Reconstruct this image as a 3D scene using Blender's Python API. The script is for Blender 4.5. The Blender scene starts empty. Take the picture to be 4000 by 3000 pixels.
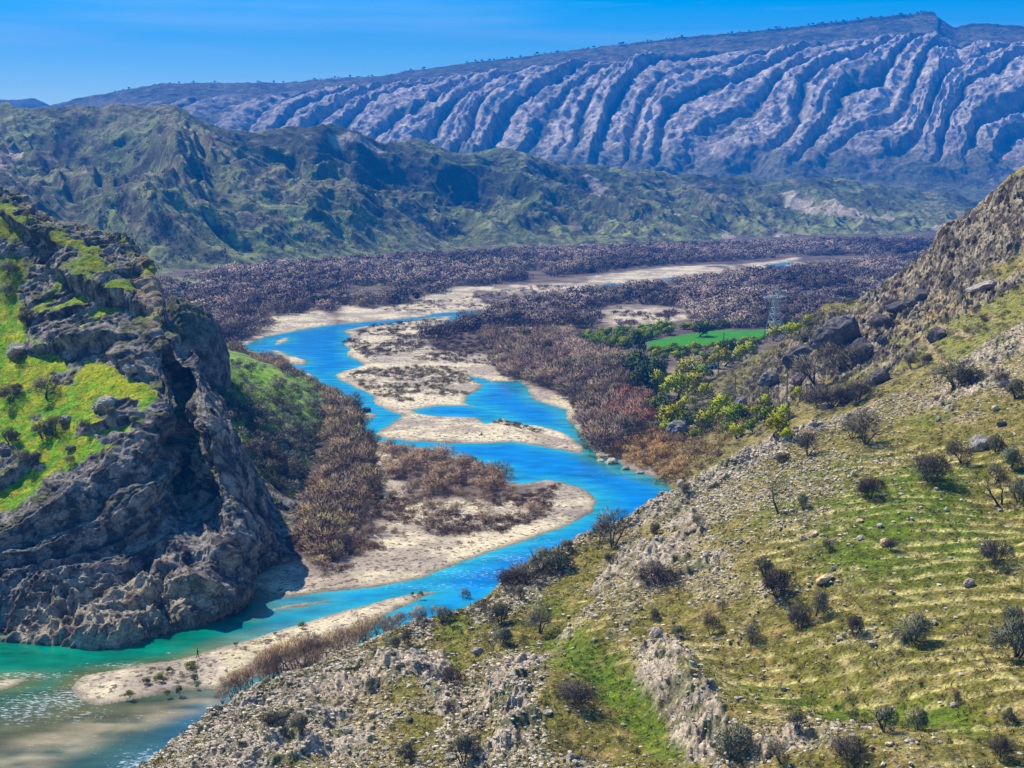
import bpy, math, random
import numpy as np
from mathutils import Vector, Matrix
from mathutils.bvhtree import BVHTree

R = math.radians
sc = bpy.context.scene
col = sc.collection

# ---------------------------------------------------------------- camera
H = 81.0                      # camera height above the river
F = 5500.0                    # focal length in photo pixels (4000 wide)
PITCH = math.atan(800.0 / F)  # level line lies at y = 700 of 3000
cd = bpy.data.cameras.new("camera")
cam = bpy.data.objects.new("camera", cd)
col.objects.link(cam)
cam.location = (0, 0, H)
cam.rotation_euler = (math.pi / 2 - PITCH, 0, 0)
cd.sensor_width = 36.0
cd.lens = F / 4000.0 * 36.0
cd.clip_start = 1.0
cd.clip_end = 30000.0
sc.camera = cam

# ---------------------------------------------------------------- sun and sky
SUN_EL, SUN_AZ = 49.0, -48.0          # azimuth from the view direction, negative = left
sd = Vector((math.sin(R(SUN_AZ)) * math.cos(R(SUN_EL)), math.cos(R(SUN_AZ)) * math.cos(R(SUN_EL)), math.sin(R(SUN_EL))))
sl = bpy.data.lights.new("sun", 'SUN')
sl.energy = 5.0
sl.angle = R(0.5)
sl.color = (1.0, 0.90, 0.74)
sun = bpy.data.objects.new("sun", sl)
col.objects.link(sun)
sun.rotation_euler = (-sd).to_track_quat('-Z', 'Y').to_euler()

world = bpy.data.worlds.new("World")
sc.world = world
world.use_nodes = True
nt = world.node_tree
nt.nodes.clear()
sky = nt.nodes.new('ShaderNodeTexSky')
sky.sky_type = 'NISHITA'
sky.sun_disc = False
sky.sun_elevation = R(SUN_EL)
sky.sun_rotation = R(SUN_AZ)
sky.altitude = 600
sky.air_density = 1.0
sky.dust_density = 0.3
sky.ozone_density = 3.0
hs = nt.nodes.new('ShaderNodeHueSaturation')
hs.inputs['Saturation'].default_value = 2.0
hs.inputs['Value'].default_value = 1.08
bg = nt.nodes.new('ShaderNodeBackground')
bg.inputs['Strength'].default_value = 0.095
wo = nt.nodes.new('ShaderNodeOutputWorld')
nt.links.new(sky.outputs[0], hs.inputs['Color'])
# thin cirrus streaks low over the far ridge
tcw = nt.nodes.new('ShaderNodeTexCoord')
mpw = nt.nodes.new('ShaderNodeMapping'); mpw.inputs['Scale'].default_value = (2.2, 2.2, 34.0); mpw.inputs['Rotation'].default_value = (0, R(3), 0)
cn = nt.nodes.new('ShaderNodeTexNoise'); cn.inputs['Scale'].default_value = 1.6; cn.inputs['Detail'].default_value = 5.0
cr_ = nt.nodes.new('ShaderNodeValToRGB')
cr_.color_ramp.elements[0].position = .47; cr_.color_ramp.elements[0].color = (0, 0, 0, 1)
cr_.color_ramp.elements[1].position = .75; cr_.color_ramp.elements[1].color = (.30, .30, .30, 1)
cm_ = nt.nodes.new('ShaderNodeMix'); cm_.data_type = 'RGBA'; cm_.inputs[7].default_value = (6.5, 8.2, 9.5, 1)
nt.links.new(tcw.outputs['Generated'], mpw.inputs[0]); nt.links.new(mpw.outputs[0], cn.inputs['Vector']); nt.links.new(cn.outputs[0], cr_.inputs[0])
nt.links.new(cr_.outputs[0], cm_.inputs[0]); nt.links.new(hs.outputs[0], cm_.inputs[6]); nt.links.new(cm_.outputs[2], bg.inputs['Color'])
nt.links.new(bg.outputs[0], wo.inputs['Surface'])

sc.view_settings.view_transform = 'Standard'
sc.view_settings.look = 'None'
sc.view_settings.exposure = 0.68
sc.view_settings.gamma = 1.0
sc.cycles.max_bounces = 6
sc.cycles.transparent_max_bounces = 8
sc.cycles.volume_bounces = 0

# ---------------------------------------------------------------- helpers
FW = np.array([0, math.cos(PITCH), -math.sin(PITCH)])
UP = np.array([0, math.sin(PITCH), math.cos(PITCH)])
RT = np.array([1.0, 0, 0])
C0 = np.array([0, 0, H])

def pdir(X, Y):
    return FW + (X - 2000.0) / F * RT - (Y - 1500.0) / F * UP

def P(X, Y, d=None, z=-1.5):
    """world point seen at photo pixel (X, Y), at depth d along +y, or on the level z"""
    v = pdir(X, Y)
    if d is None:
        return C0 + v * ((z - H) / v[2])
    return C0 + v * (d / v[1])

def G(X, Y):
    return P(X, Y, None, 0.0)[:2]

def proj(p):
    q = p - C0
    w = q @ FW
    return 2000 + F * (q @ RT) / w, 1500 - F * (q @ UP) / w

_G3 = np.array([[1,1,0],[-1,1,0],[1,-1,0],[-1,-1,0],[1,0,1],[-1,0,1],[1,0,-1],[-1,0,-1],
                [0,1,1],[0,-1,1],[0,1,-1],[0,-1,-1],[1,1,0],[-1,1,0],[0,-1,1],[0,-1,-1]], dtype=np.float32)

def _hash(ix, iy, iz, seed):
    h = (ix.astype(np.uint32) * np.uint32(374761393)) ^ (iy.astype(np.uint32) * np.uint32(668265263)) ^ (iz.astype(np.uint32) * np.uint32(2147483647 - 1274126177)) ^ np.uint32(seed * 97 + 13)
    h = (h ^ (h >> np.uint32(13))) * np.uint32(1274126177)
    h = (h ^ (h >> np.uint32(15))) * np.uint32(2246822519)
    return h ^ (h >> np.uint32(16))

def perlin(x, y, z=None, seed=0):
    x = np.asarray(x, dtype=np.float64); y = np.asarray(y, dtype=np.float64)
    flat2 = z is None
    xi = np.floor(x).astype(np.int64); yi = np.floor(y).astype(np.int64)
    fx = (x - xi).astype(np.float32); fy = (y - yi).astype(np.float32)
    if flat2:
        zi = np.zeros_like(xi); fz = np.zeros_like(fx) + 0.37
    else:
        z = np.asarray(z, dtype=np.float64)
        zi = np.floor(z).astype(np.int64); fz = (z - zi).astype(np.float32)
    u = fx * fx * fx * (fx * (fx * 6 - 15) + 10)
    v = fy * fy * fy * (fy * (fy * 6 - 15) + 10)
    w = fz * fz * fz * (fz * (fz * 6 - 15) + 10)
    def g(a, b, c):
        h = _hash(xi + a, yi + b, zi + c, seed) & np.uint32(15)
        gr = _G3[h]
        return gr[..., 0] * (fx - a) + gr[..., 1] * (fy - b) + gr[..., 2] * (fz - c)
    r = 0
    for c in (0, 1):
        x0 = g(0, 0, c) * (1 - u) + g(1, 0, c) * u
        x1 = g(0, 1, c) * (1 - u) + g(1, 1, c) * u
        k = x0 * (1 - v) + x1 * v
        r = r + k * (w if c else (1 - w))
    return r

def fbm(x, y, z=None, oct=4, seed=0, lac=2.03, gain=0.5):
    s = 0; a = 1.0; f = 1.0
    for i in range(oct):
        s = s + a * perlin(x * f, y * f, None if z is None else z * f, seed + i * 7)
        f *= lac; a *= gain
    return s

def ridged(x, y, z=None, oct=4, seed=0, lac=2.05, gain=0.5):
    s = 0; a = 1.0; f = 1.0; t = 0
    for i in range(oct):
        n = 1 - np.abs(perlin(x * f, y * f, None if z is None else z * f, seed + i * 11)) * 2.0
        s = s + a * n; t += a
        f *= lac; a *= gain
    return s / t

def smooth(a, b, x):
    t = np.clip((x - a) / (b - a), 0, 1)
    return t * t * (3 - 2 * t)

def mixc(c0, c1, t):
    return c0 * (1 - t[..., None]) + c1 * t[..., None]

def C(r, g, b):
    return np.array([r, g, b], dtype=np.float64)

def sd_poly(px, py, poly):
    """signed distance (metres, positive inside) to a polygon in the xy plane"""
    poly = np.asarray(poly)
    n = len(poly)
    best = np.full(px.shape, 1e18)
    inside = np.zeros(px.shape, dtype=bool)
    for i in range(n):
        ax, ay = poly[i]; bx, by = poly[(i + 1) % n]
        ex, ey = bx - ax, by - ay
        wx, wy = px - ax, py - ay
        t = np.clip((wx * ex + wy * ey) / (ex * ex + ey * ey + 1e-12), 0, 1)
        dx, dy = wx - ex * t, wy - ey * t
        best = np.minimum(best, dx * dx + dy * dy)
        if ay != by:
            c = ((ay > py) != (by > py)) & (px < (bx - ax) * (py - ay) / (by - ay) + ax)
            inside ^= c
    d = np.sqrt(best)
    return np.where(inside, d, -d)

def d_line(px, py, pts):
    best = np.full(px.shape, 1e18)
    for (ax, ay), (bx, by) in zip(pts[:-1], pts[1:]):
        ex, ey = bx - ax, by - ay
        wx, wy = px - ax, py - ay
        t = np.clip((wx * ex + wy * ey) / (ex * ex + ey * ey + 1e-12), 0, 1)
        best = np.minimum(best, (wx - ex * t) ** 2 + (wy - ey * t) ** 2)
    return np.sqrt(best)

def pxpoly(pts):
    return [tuple(G(*p)) for p in pts]

def catmull(ctrl, n, axis):
    """resample control points along an axis to n samples, passing through them"""
    ctrl = np.moveaxis(ctrl, axis, 0)
    m = ctrl.shape[0]
    t = np.linspace(0, m - 1, n)
    i = np.clip(np.floor(t).astype(int), 0, m - 2)
    f = (t - i).reshape((-1,) + (1,) * (ctrl.ndim - 1))
    p0 = ctrl[np.clip(i - 1, 0, m - 1)]; p1 = ctrl[i]; p2 = ctrl[i + 1]; p3 = ctrl[np.clip(i + 2, 0, m - 1)]
    out = 0.5 * ((2 * p1) + (-p0 + p2) * f + (2 * p0 - 5 * p1 + 4 * p2 - p3) * f ** 2 + (-p0 + 3 * p1 - 3 * p2 + p3) * f ** 3)
    return np.moveaxis(out, 0, axis)

def net(ctrl, nv, nu):
    a = catmull(np.array(ctrl, dtype=np.float64), nv, 0)
    return catmull(a, nu, 1)

def grid_normals(p):
    du = np.gradient(p, axis=1); dv = np.gradient(p, axis=0)
    n = np.cross(du, dv)
    n /= np.linalg.norm(n, axis=-1, keepdims=True) + 1e-9
    n[n[..., 2].mean() * n[..., 2] < -1e9] *= -1
    if n[..., 2].mean() < 0:
        n = -n
    return n

ALLV, ALLF, OFFS = [], [], [0]     # for ray casts onto the land

def mesh_from(name, verts, faces, mat=None, colr=None, attrs=None, smooth_=True, parent=None, normals=None):
    me = bpy.data.meshes.new(name)
    verts = np.asarray(verts, dtype=np.float32).reshape(-1, 3)
    faces = np.asarray(faces, dtype=np.int32)
    k = faces.shape[1]
    me.vertices.add(len(verts)); me.vertices.foreach_set('co', verts.ravel())
    me.loops.add(faces.size); me.loops.foreach_set('vertex_index', faces.ravel())
    me.polygons.add(len(faces))
    me.polygons.foreach_set('loop_start', np.arange(0, faces.size, k, dtype=np.int32))
    me.update(calc_edges=True)
    me.polygons.foreach_set('use_smooth', np.full(len(faces), smooth_))
    if colr is not None:
        a = me.color_attributes.new('Col', 'FLOAT_COLOR', 'POINT')
        c4 = np.ones((len(verts), 4), dtype=np.float32); c4[:, :3] = np.asarray(colr).reshape(-1, 3)
        a.data.foreach_set('color', c4.ravel())
    for k_, v_ in (attrs or {}).items():
        a = me.attributes.new(k_, 'FLOAT', 'POINT')
        a.data.foreach_set('value', np.asarray(v_, dtype=np.float32).ravel())
    if mat: me.materials.append(mat)
    if normals is not None: me.normals_split_custom_set_from_vertices(np.asarray(normals, dtype=np.float32).reshape(-1, 3))
    o = bpy.data.objects.new(name, me)
    col.objects.link(o)
    if parent: o.parent = parent
    return o

def grid_faces(nv, nu):
    i = np.arange(nv - 1)[:, None] * nu + np.arange(nu - 1)[None, :]
    return np.stack([i, i + 1, i + nu + 1, i + nu], axis=-1).reshape(-1, 4)

def land(name, p, colr, mat, attrs=None, cast=True):
    nv, nu = p.shape[:2]
    f = grid_faces(nv, nu)
    # faces up
    n = np.cross(p[0, 1] - p[0, 0], p[1, 0] - p[0, 0])
    mid = np.cross(p[nv // 2, nu // 2 + 1] - p[nv // 2, nu // 2], p[nv // 2 + 1, nu // 2] - p[nv // 2, nu // 2])
    if mid[2] < 0: f = f[:, ::-1]
    o = mesh_from(name, p, f, mat, colr, attrs)
    o['kind'] = 'structure'
    if cast:
        ALLV.append(p.reshape(-1, 3)); ALLF.append(f + OFFS[0]); OFFS[0] += nv * nu
    return o

def tag(o, label=None, cat=None, group=None, kind=None):
    if label: o['label'] = label
    if cat: o['category'] = cat
    if group: o['group'] = group
    if kind: o['kind'] = kind
    return o

def thing(name, loc, label, cat, group=None, rz=0.0, s=1.0):
    o = bpy.data.objects.new(name, None)
    col.objects.link(o)
    o.empty_display_size = 0.5
    o.location = loc; o.rotation_euler = (0, 0, rz); o.scale = (s, s, s)
    return tag(o, label, cat, group)

# ---------------------------------------------------------------- materials
def nodes_of(name):
    m = bpy.data.materials.new(name)
    m.use_nodes = True
    t = m.node_tree
    b = t.nodes['Principled BSDF']
    return m, t, b

def N(t, kind, **kw):
    n = t.nodes.new(kind)
    for k, v in kw.items():
        if k in n.inputs.keys(): n.inputs[k].default_value = v
        else: setattr(n, k, v)
    return n

def ramp(t, fac, stops):
    r = t.nodes.new('ShaderNodeValToRGB')
    e = r.color_ramp.elements
    while len(e) < len(stops): e.new(0.5)
    for k, (p_, c_) in enumerate(stops):
        e[k].position = p_
        e[k].color = (c_, c_, c_, 1) if not hasattr(c_, '__len__') else (*c_, 1)
    t.links.new(fac, r.inputs[0])
    return r.outputs[0]

def mix(t, mode, fac, a, b):
    m = t.nodes.new('ShaderNodeMix'); m.data_type = 'RGBA'; m.blend_type = mode
    for v, i in ((fac, 0), (a, 6), (b, 7)):
        if hasattr(v, 'is_linked'): t.links.new(v, m.inputs[i])
        elif hasattr(v, '__len__'): m.inputs[i].default_value = (*v, 1)
        else: m.inputs[i].default_value = v if i == 0 else (v, v, v, 1)
    return m.outputs[2]

def land_material(name, scales=(0.8, 3.0), lo=0.45, hi=1.5, bump=0.3, bump_dist=0.3, rough=0.95,
                  fleck=None, fleck_scale=2.0, fleck_lim=0.6, dark=0.0, dark_scale=1.5, dark_lim=0.40, stretch=None, bump_scale=2.0):
    """land: colour per place from the mesh, broken up by two noises; flecks = stones or tufts"""
    m, t, b = nodes_of(name)
    at = N(t, 'ShaderNodeAttribute', attribute_name='Col')
    tc = t.nodes.new('ShaderNodeTexCoord')
    vec = tc.outputs['Object']
    if stretch:
        mp = t.nodes.new('ShaderNodeMapping')
        mp.inputs['Scale'].default_value = stretch
        t.links.new(vec, mp.inputs[0]); vec = mp.outputs[0]
    c = at.outputs['Color']
    for i, s in enumerate(scales):
        n = N(t, 'ShaderNodeTexNoise', Scale=s, Detail=5.0, Roughness=0.65)
        t.links.new(vec, n.inputs['Vector'])
        r_ = ramp(t, n.outputs[0], [(0.28, lo), (0.5, 1.0), (0.72, hi)])
        c = mix(t, 'MULTIPLY', 1.0, c, r_)
    if fleck:
        v = N(t, 'ShaderNodeTexNoise', Scale=fleck_scale, Detail=2.0, Roughness=0.5)
        t.links.new(vec, v.inputs['Vector'])
        fa = N(t, 'ShaderNodeAttribute', attribute_name='fleck')
        mu = N(t, 'ShaderNodeMath', operation='MULTIPLY')
        t.links.new(ramp(t, v.outputs[0], [(fleck_lim, 0.0), (fleck_lim + 0.04, 1.0)]), mu.inputs[0])
        t.links.new(fa.outputs['Fac'], mu.inputs[1])
        c = mix(t, 'MIX', mu.outputs[0], c, fleck)
    if dark:
        v = N(t, 'ShaderNodeTexNoise', Scale=dark_scale, Detail=3.0, Roughness=0.6)
        mp2 = t.nodes.new('ShaderNodeMapping'); mp2.inputs['Location'].default_value = (37, 11, 5)
        t.links.new(vec, mp2.inputs[0]); t.links.new(mp2.outputs[0], v.inputs['Vector'])
        c = mix(t, 'MULTIPLY', dark, c, ramp(t, v.outputs[0], [(dark_lim - .05, (.12, .12, .08)), (dark_lim, (1, 1, 1))]))
    t.links.new(c, b.inputs['Base Color'])
    b.inputs['Roughness'].default_value = rough
    b.inputs['Specular IOR Level'].default_value = 0.15
    n = N(t, 'ShaderNodeTexNoise', Scale=bump_scale, Detail=6.0, Roughness=0.7)
    t.links.new(vec, n.inputs['Vector'])
    bp = N(t, 'ShaderNodeBump', Strength=bump, Distance=bump_dist)
    t.links.new(n.outputs[0], bp.inputs['Height'])
    t.links.new(bp.outputs[0], b.inputs['Normal'])
    return m

def plain(name, rgb, rough=0.8, metal=0.0, var=0.25, scale=8.0):
    m, t, b = nodes_of(name)
    n = N(t, 'ShaderNodeTexNoise', Scale=scale, Detail=3.0)
    tc = t.nodes.new('ShaderNodeTexCoord')
    t.links.new(tc.outputs['Object'], n.inputs['Vector'])
    r_ = ramp(t, n.outputs[0], [(0.3, 1 - var), (0.7, 1 + var)])
    t.links.new(mix(t, 'MULTIPLY', 1.0, rgb, r_), b.inputs['Base Color'])
    b.inputs['Roughness'].default_value = rough
    b.inputs['Metallic'].default_value = metal
    b.inputs['Specular IOR Level'].default_value = 0.3
    return m

def plant_material(name, rgb, var=0.5, hue=0.03, trans=0.0):
    """leaf or twig colour, different from plant to plant and from clump to clump"""
    m, t, b = nodes_of(name)
    oi = t.nodes.new('ShaderNodeObjectInfo')
    at = N(t, 'ShaderNodeAttribute', attribute_name='Col')
    r_ = ramp(t, oi.outputs['Random'], [(0.0, 1 - var * 0.6), (1.0, 1 + var * 0.6)])
    c = mix(t, 'MULTIPLY', 1.0, at.outputs['Color'], r_)
    h = t.nodes.new('ShaderNodeHueSaturation')
    mr = t.nodes.new('ShaderNodeMapRange')
    mr.inputs['To Min'].default_value = 0.5 - hue; mr.inputs['To Max'].default_value = 0.5 + hue
    t.links.new(oi.outputs['Random'], mr.inputs[0]); t.links.new(mr.outputs[0], h.inputs['Hue'])
    t.links.new(c, h.inputs['Color'])
    c = mix(t, 'MULTIPLY', 1.0, h.outputs[0], rgb)
    t.links.new(c, b.inputs['Base Color'])
    b.inputs['Roughness'].default_value = 0.9
    b.inputs['Specular IOR Level'].default_value = 0.1
    return m

# ================================================================ VALLEY FLOOR AND RIVER
MAIN_WATER = [(1920,1206),(1714,1225),(1551,1247),(1388,1261),(1280,1274),(1171,1291),(1063,1307),(976,1331),(985,1360),(1008,1377),(1063,1404),
 (1117,1437),(1204,1464),(1280,1513),(1361,1551),(1399,1600),(1410,1638),(1432,1687),(1448,1714),(1473,1730),(1662,1752),(1737,1776),
 (1851,1797),(1889,1821),(1955,1833),(1983,1876),(2040,1888),(2135,1873),(2201,1883),(2300,1915),(2335,1955),(2300,2005),(2191,2067),
 (2040,2115),(1851,2181),(1662,2256),(1473,2294),(1284,2313),(1160,2332),(1047,2345),(1000,2300),(600,2440),(0,2440),(-900,2400),
 (-900,3700),(1200,3700),(1500,2900),(1800,2420),(2000,2330),(2250,2180),(2450,2090),(2700,1975),(2720,1925),(2650,1895),
 (2550,1860),(2440,1830),(2400,1800),(2318,1790),(2301,1746),(2280,1697),(2225,1643),(2204,1600),(2144,1578),(2079,1551),(2041,1518),(2019,1491),
 (1943,1491),(1904,1513),(1844,1546),(1822,1573),(1931,1605),(2008,1649),(2117,1662),(2204,1689),(2269,1737),(2303,1786),(2225,1768),
 (2117,1746),(2008,1727),(1900,1731),(1760,1731),(1659,1725),(1524,1714),(1464,1697),(1497,1676),(1562,1643),(1589,1622),(1524,1600),(1470,1573),
 (1442,1540),(1388,1508),(1334,1486),(1312,1464),(1383,1426),(1372,1399),(1350,1361),(1345,1339),(1377,1323),(1388,1307),(1377,1291),
 (1442,1274),(1605,1253),(1746,1236),(1920,1220)]
SIDE_WATER = [
 [(1600,1602),(1714,1586),(1822,1588),(1895,1600),(1931,1612),(1960,1632),(1898,1654),(1866,1630),(1714,1629),(1632,1620)],
 [(1817,1462),(1845,1470),(1905,1490),(1890,1500),(1825,1475)],
 [(2974,1036),(3100,1022),(3083,1046),(3012,1050)],
 [(2350,1117),(2388,1106),(2513,1117),(2377,1130),(2290,1144),(2193,1171),(2160,1166),(2182,1152),(2280,1133)],
 [(2600,1087),(2700,1078),(2840,1072),(2860,1080),(2720,1094),(2600,1100)],
 [(2150,1300),(2185,1302),(2195,1322),(2170,1325)],
 [(2100,1394),(2160,1388),(2165,1404),(2150,1440),(2140,1412),(2105,1408)],
 [(1750,1240),(1830,1225),(1850,1232),(1790,1250),(1755,1262)]]
ISLES = [
 [(1701,2312),(1631,2346),(1566,2373),(1495,2406),(1400,2520),(1200,2610),(1000,2650),(850,2690),(650,2705),(480,2740),(380,2757),
  (310,2735),(288,2690),(298,2664),(336,2642),(434,2621),(542,2599),(654,2588),(763,2561),(925,2512),(1050,2474),(1142,2447),(1251,2415),
  (1359,2382),(1468,2355),(1604,2320)],
 [(1034,2384),(1100,2366),(1290,2343),(1300,2348),(1180,2372),(1050,2388),(1000,2405)],
 [(1054,1350),(1090,1322),(1145,1315),(1140,1328),(1100,1345)],
 [(1046,1366),(1100,1370),(1170,1392),(1209,1418),(1200,1428),(1110,1424),(1063,1395)],
 [(-300,2690),(0,2658),(110,2650),(60,2680),(0,2700),(-300,2760)],
 [(1404,1630),(1430,1616),(1455,1618),(1448,1632),(1415,1638)]]
SHOALS = [[(0,2950),(100,2895),(233,2855),(420,2815),(597,2775),(814,2715),(900,2690),(820,2760),(600,2822),(420,2880),(250,2950),(0,3060)]]
SHALLOW = [[(288,2690),(336,2642),(310,2735),(480,2755),(850,2700),(600,2775),(250,2850),(60,2910),(-100,2990),(-200,2900),(150,2800)]]
GRAVEL = [
 [(1360,1300),(1480,1265),(1750,1245),(2000,1210),(2030,1270),(1800,1300),(1640,1330),(1700,1380),(1950,1400),(2000,1480),(2050,1510),(2150,1560),(2310,1640),
  (2310,1790),(1900,1740),(1460,1705),(1500,1600),(1300,1460),(1340,1380),(1340,1330)],
 [(1470,1725),(1560,1770),(1560,1900),(1700,1960),(2000,1960),(2180,1880),(2335,1900),(2345,1960),(2200,2080),(1850,2195),(1300,2320),(1040,2350),(1040,2270),
  (1200,2200),(1250,2260),(1450,2170),(1500,2060),(1470,1900),(1440,1740)],
 [(1330,1252),(1350,1204),(1450,1215),(1650,1185),(1700,1160),(1800,1125),(2000,1115),(2212,1098),(2400,1072),(2600,1048),(2900,1035),(3110,1010),(3110,1052),
  (2900,1078),(2700,1100),(2500,1128),(2330,1142),(2150,1175),(1960,1205),(1500,1265),(1388,1268)],
 [(2361,1204),(2480,1195),(2660,1218),(2700,1240),(2578,1285),(2415,1305),(2380,1260)],
 [(1880,1285),(2160,1282),(2180,1300),(1900,1308)],
 [(1110,1240),(1250,1225),(1300,1240),(1290,1268),(1120,1295),(1040,1300),(1080,1260)],
 [(2070,1540),(2240,1530),(2230,1600),(2170,1585)],
 [(900,1380),(960,1330),(1000,1320),(1010,1380),(960,1400)]]
FIELD = [(2524,1346),(2659,1318),(2795,1301),(3001,1300),(2996,1329),(2931,1336),(2714,1368),(2546,1370)]
YARD = [(2560,1500),(2720,1400),(2920,1365),(2960,1385),(2860,1440),(2760,1500),(2620,1560)]
GRASSY = [[(1400,1118),(1560,1100),(1720,1092),(1700,1106),(1560,1118),(1420,1130)], [(680,1090),(640,1140),(760,1150),(980,1120),(980,1105),(850,1100)]]

ang = np.tan(np.radians(np.concatenate([np.linspace(-42, -24, 40)[:-1], np.linspace(-24, 24, 800), np.linspace(24, 42, 40)[1:]])))
dist = np.concatenate([np.geomspace(120, 700, 620)[:-1], np.geomspace(700, 2300, 260)[:-1], np.geomspace(2300, 6300, 40)])
gx = dist[:, None] * ang[None, :]
gy = np.repeat(dist[:, None], len(ang), 1)
wob = 6 * perlin(gx * 0.03, gy * 0.03, seed=3) * np.clip(gy / 500, .3, 1.5) + 1.6 * fbm(gx * 0.16, gy * 0.16, seed=5, oct=3)
wob = wob * 0.5
sdw = sd_poly(gx, gy, pxpoly(MAIN_WATER))
for p_ in SIDE_WATER: sdw = np.maximum(sdw, sd_poly(gx, gy, pxpoly(p_)))
for p_ in ISLES: sdw = np.minimum(sdw, -sd_poly(gx, gy, pxpoly(p_)))
sdw = sdw + wob * np.clip(gy / 400, .5, 1.6) * 0.9
shoal = np.full(gx.shape, -99.)
for p_ in SHOALS: shoal = np.maximum(shoal, sd_poly(gx, gy, pxpoly(p_)))
shal = np.full(gx.shape, -99.)
for p_ in SHALLOW: shal = np.maximum(shal, sd_poly(gx, gy, pxpoly(p_)))
sdg = np.full(gx.shape, -1e3)
for p_ in GRAVEL + ISLES: sdg = np.maximum(sdg, sd_poly(gx, gy, pxpoly(p_)))
gravel = smooth(-6, 5, sdg + 2.5 * wob)
gravel = gravel * (1 - smooth(750, 950, gy) * smooth(.12, .35, fbm(gx * .02, gy * .006, seed=24, oct=4)) * .85)
gravel = np.maximum(gravel, smooth(-9, 0, sdw) * smooth(1400, 600, gy))
sfield = smooth(-2, 2, sd_poly(gx, gy, pxpoly(FIELD)))
yard = smooth(-6, 6, sd_poly(gx, gy, pxpoly(YARD)) + wob)
grassy = np.full(gx.shape, -1e3)
for p_ in GRASSY: grassy = np.maximum(grassy, sd_poly(gx, gy, pxpoly(p_)))
grassy = smooth(-8, 12, grassy)

land_d = -sdw
gz = np.where(land_d > 0, 0.12 + 0.5 * (1 - np.exp(-land_d / 6.0)) + 0.9 * (1 - np.exp(-land_d / 60.0)) + 0.25 * np.clip(fbm(gx * .12, gy * .12, seed=9, oct=4), -1, 1) * smooth(0, 8, land_d),
              -0.15 - 0.055 * np.clip(-land_d, 0, 30))
depth = np.clip(-gz, 0, 3)
shoalm = smooth(-4, 2, shoal + wob); shalm = smooth(-10, 6, shal + 2 * wob)
gz = np.where(sdw > 0, np.maximum(gz, -0.25 * shalm - 2.0 * (1 - shalm)), gz)
gz = np.where(sdw > 0, gz * (1 - shoalm) + shoalm * -0.06, gz)
gz += 0.10 * fbm(gx * 0.6, gy * 0.6, seed=12, oct=3) * smooth(500, 250, gy) * smooth(2, 8, land_d)
n1 = fbm(gx * 0.05, gy * 0.05, seed=21, oct=5)
n2 = fbm(gx * 0.25, gy * 0.25, seed=22, oct=4)
gcol = mixc(C(.36, .30, .23)[None, None], C(.66, .57, .385)[None, None], smooth(-.5, .4, n1 + .5 * n2))
brush = mixc(C(.085, .065, .06)[None, None], C(.15, .115, .085)[None, None], smooth(-.4, .4, n1))
cc = mixc(brush, gcol, gravel)
cc = mixc(cc, C(.035, .22, .010)[None, None] * (1 + .15 * np.clip(n2, -1, 1))[..., None], sfield * (1 - gravel))
cc = mixc(cc, mixc(C(.36, .27, .17)[None, None], C(.22, .22, .07)[None, None], smooth(-.2, .3, n2)), yard * (1 - gravel) * (1 - sfield))
cc = mixc(cc, C(.22, .26, .10)[None, None] + 0 * cc, grassy)
weeds = smooth(-4, 10, sd_poly(gx, gy, pxpoly([(480,2640),(700,2590),(1050,2490),(1300,2420),(1250,2470),(1000,2620),(700,2680),(520,2700)])) + 2 * wob) * smooth(-.1, .35, n2)
cc = mixc(cc, C(.24, .25, .08)[None, None] + 0 * cc, weeds * .6)
wet = smooth(2.5, 0.2, land_d)                        # damp shore stones and river bed
bed = C(.16, .13, .075)[None, None] + 0 * cc
cc = np.where((land_d > 0)[..., None], cc * (1 - .5 * wet)[..., None], bed)
spk = smooth(500, 800, gy)
fleckm = gravel * 0.9 * (land_d > 1)
vp = np.stack([gx, gy, gz], -1)
M_ground = land_material('valley_gravel_and_soil', (1.1, 5.0), .62, 1.35, bump=.6, bump_dist=.25, fleck=(.11, .085, .07), fleck_scale=.9, fleck_lim=.57, bump_scale=3.0)
ground = land('ground', vp, cc, M_ground, {'fleck': fleckm})

# river: one level sheet; its body colour follows depth, its gloss comes from the renderer
wsel = dist < 2400
wx, wy = gx[wsel][::2, ::2], gy[wsel][::2, ::2]
dpt = np.clip(sdw[wsel][::2, ::2] / 9.0, 0, 1)
pc = np.stack([wx, wy, 0 * wx], -1)
U_, V_ = 2000 + F * wx / (wy * math.cos(PITCH) + H * math.sin(PITCH)), 0
X0, _ = G(1045, 2450)
downstream = smooth(20, -14, wx - (X0 + (wy - 250) * 0.05) + 3 * perlin(wx * .05, wy * .05, seed=31)) * smooth(330, 285, wy)
sh_, so_ = shalm[wsel][::2, ::2], shoalm[wsel][::2, ::2]
blue = mixc(C(.02, .32, .38)[None, None], C(.0, .17, .46)[None, None], dpt)
teal = mixc(C(.11, .15, .05)[None, None], C(.0, .17, .105)[None, None], smooth(.0, .7, dpt + .3 * perlin(wx * .06, wy * .06, seed=33)))
deepgreen = C(.035, .085, .055)[None, None] + 0 * teal
near_low = smooth(222, 200, wy) * smooth(-70, -50, wx)
teal = mixc(teal, deepgreen, smooth(228, 208, wy + 6 * perlin(wx * .05, wy * .05, seed=36)))
wc = mixc(blue, teal, downstream)
foamy = smooth(30, 0, np.hypot((wx - G(330, 2730)[0] + 8) / 1.3, (wy - G(330, 2700)[1])))
wc = mixc(wc, C(.11, .095, .03)[None, None] + 0 * wc, sh_ * downstream * .75)
wc = mixc(wc, C(.40, .32, .19)[None, None] + 0 * wc, so_ * smooth(-.7, .3, fbm(wx * .12, wy * .3, seed=38, oct=3)) * .6)
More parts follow.
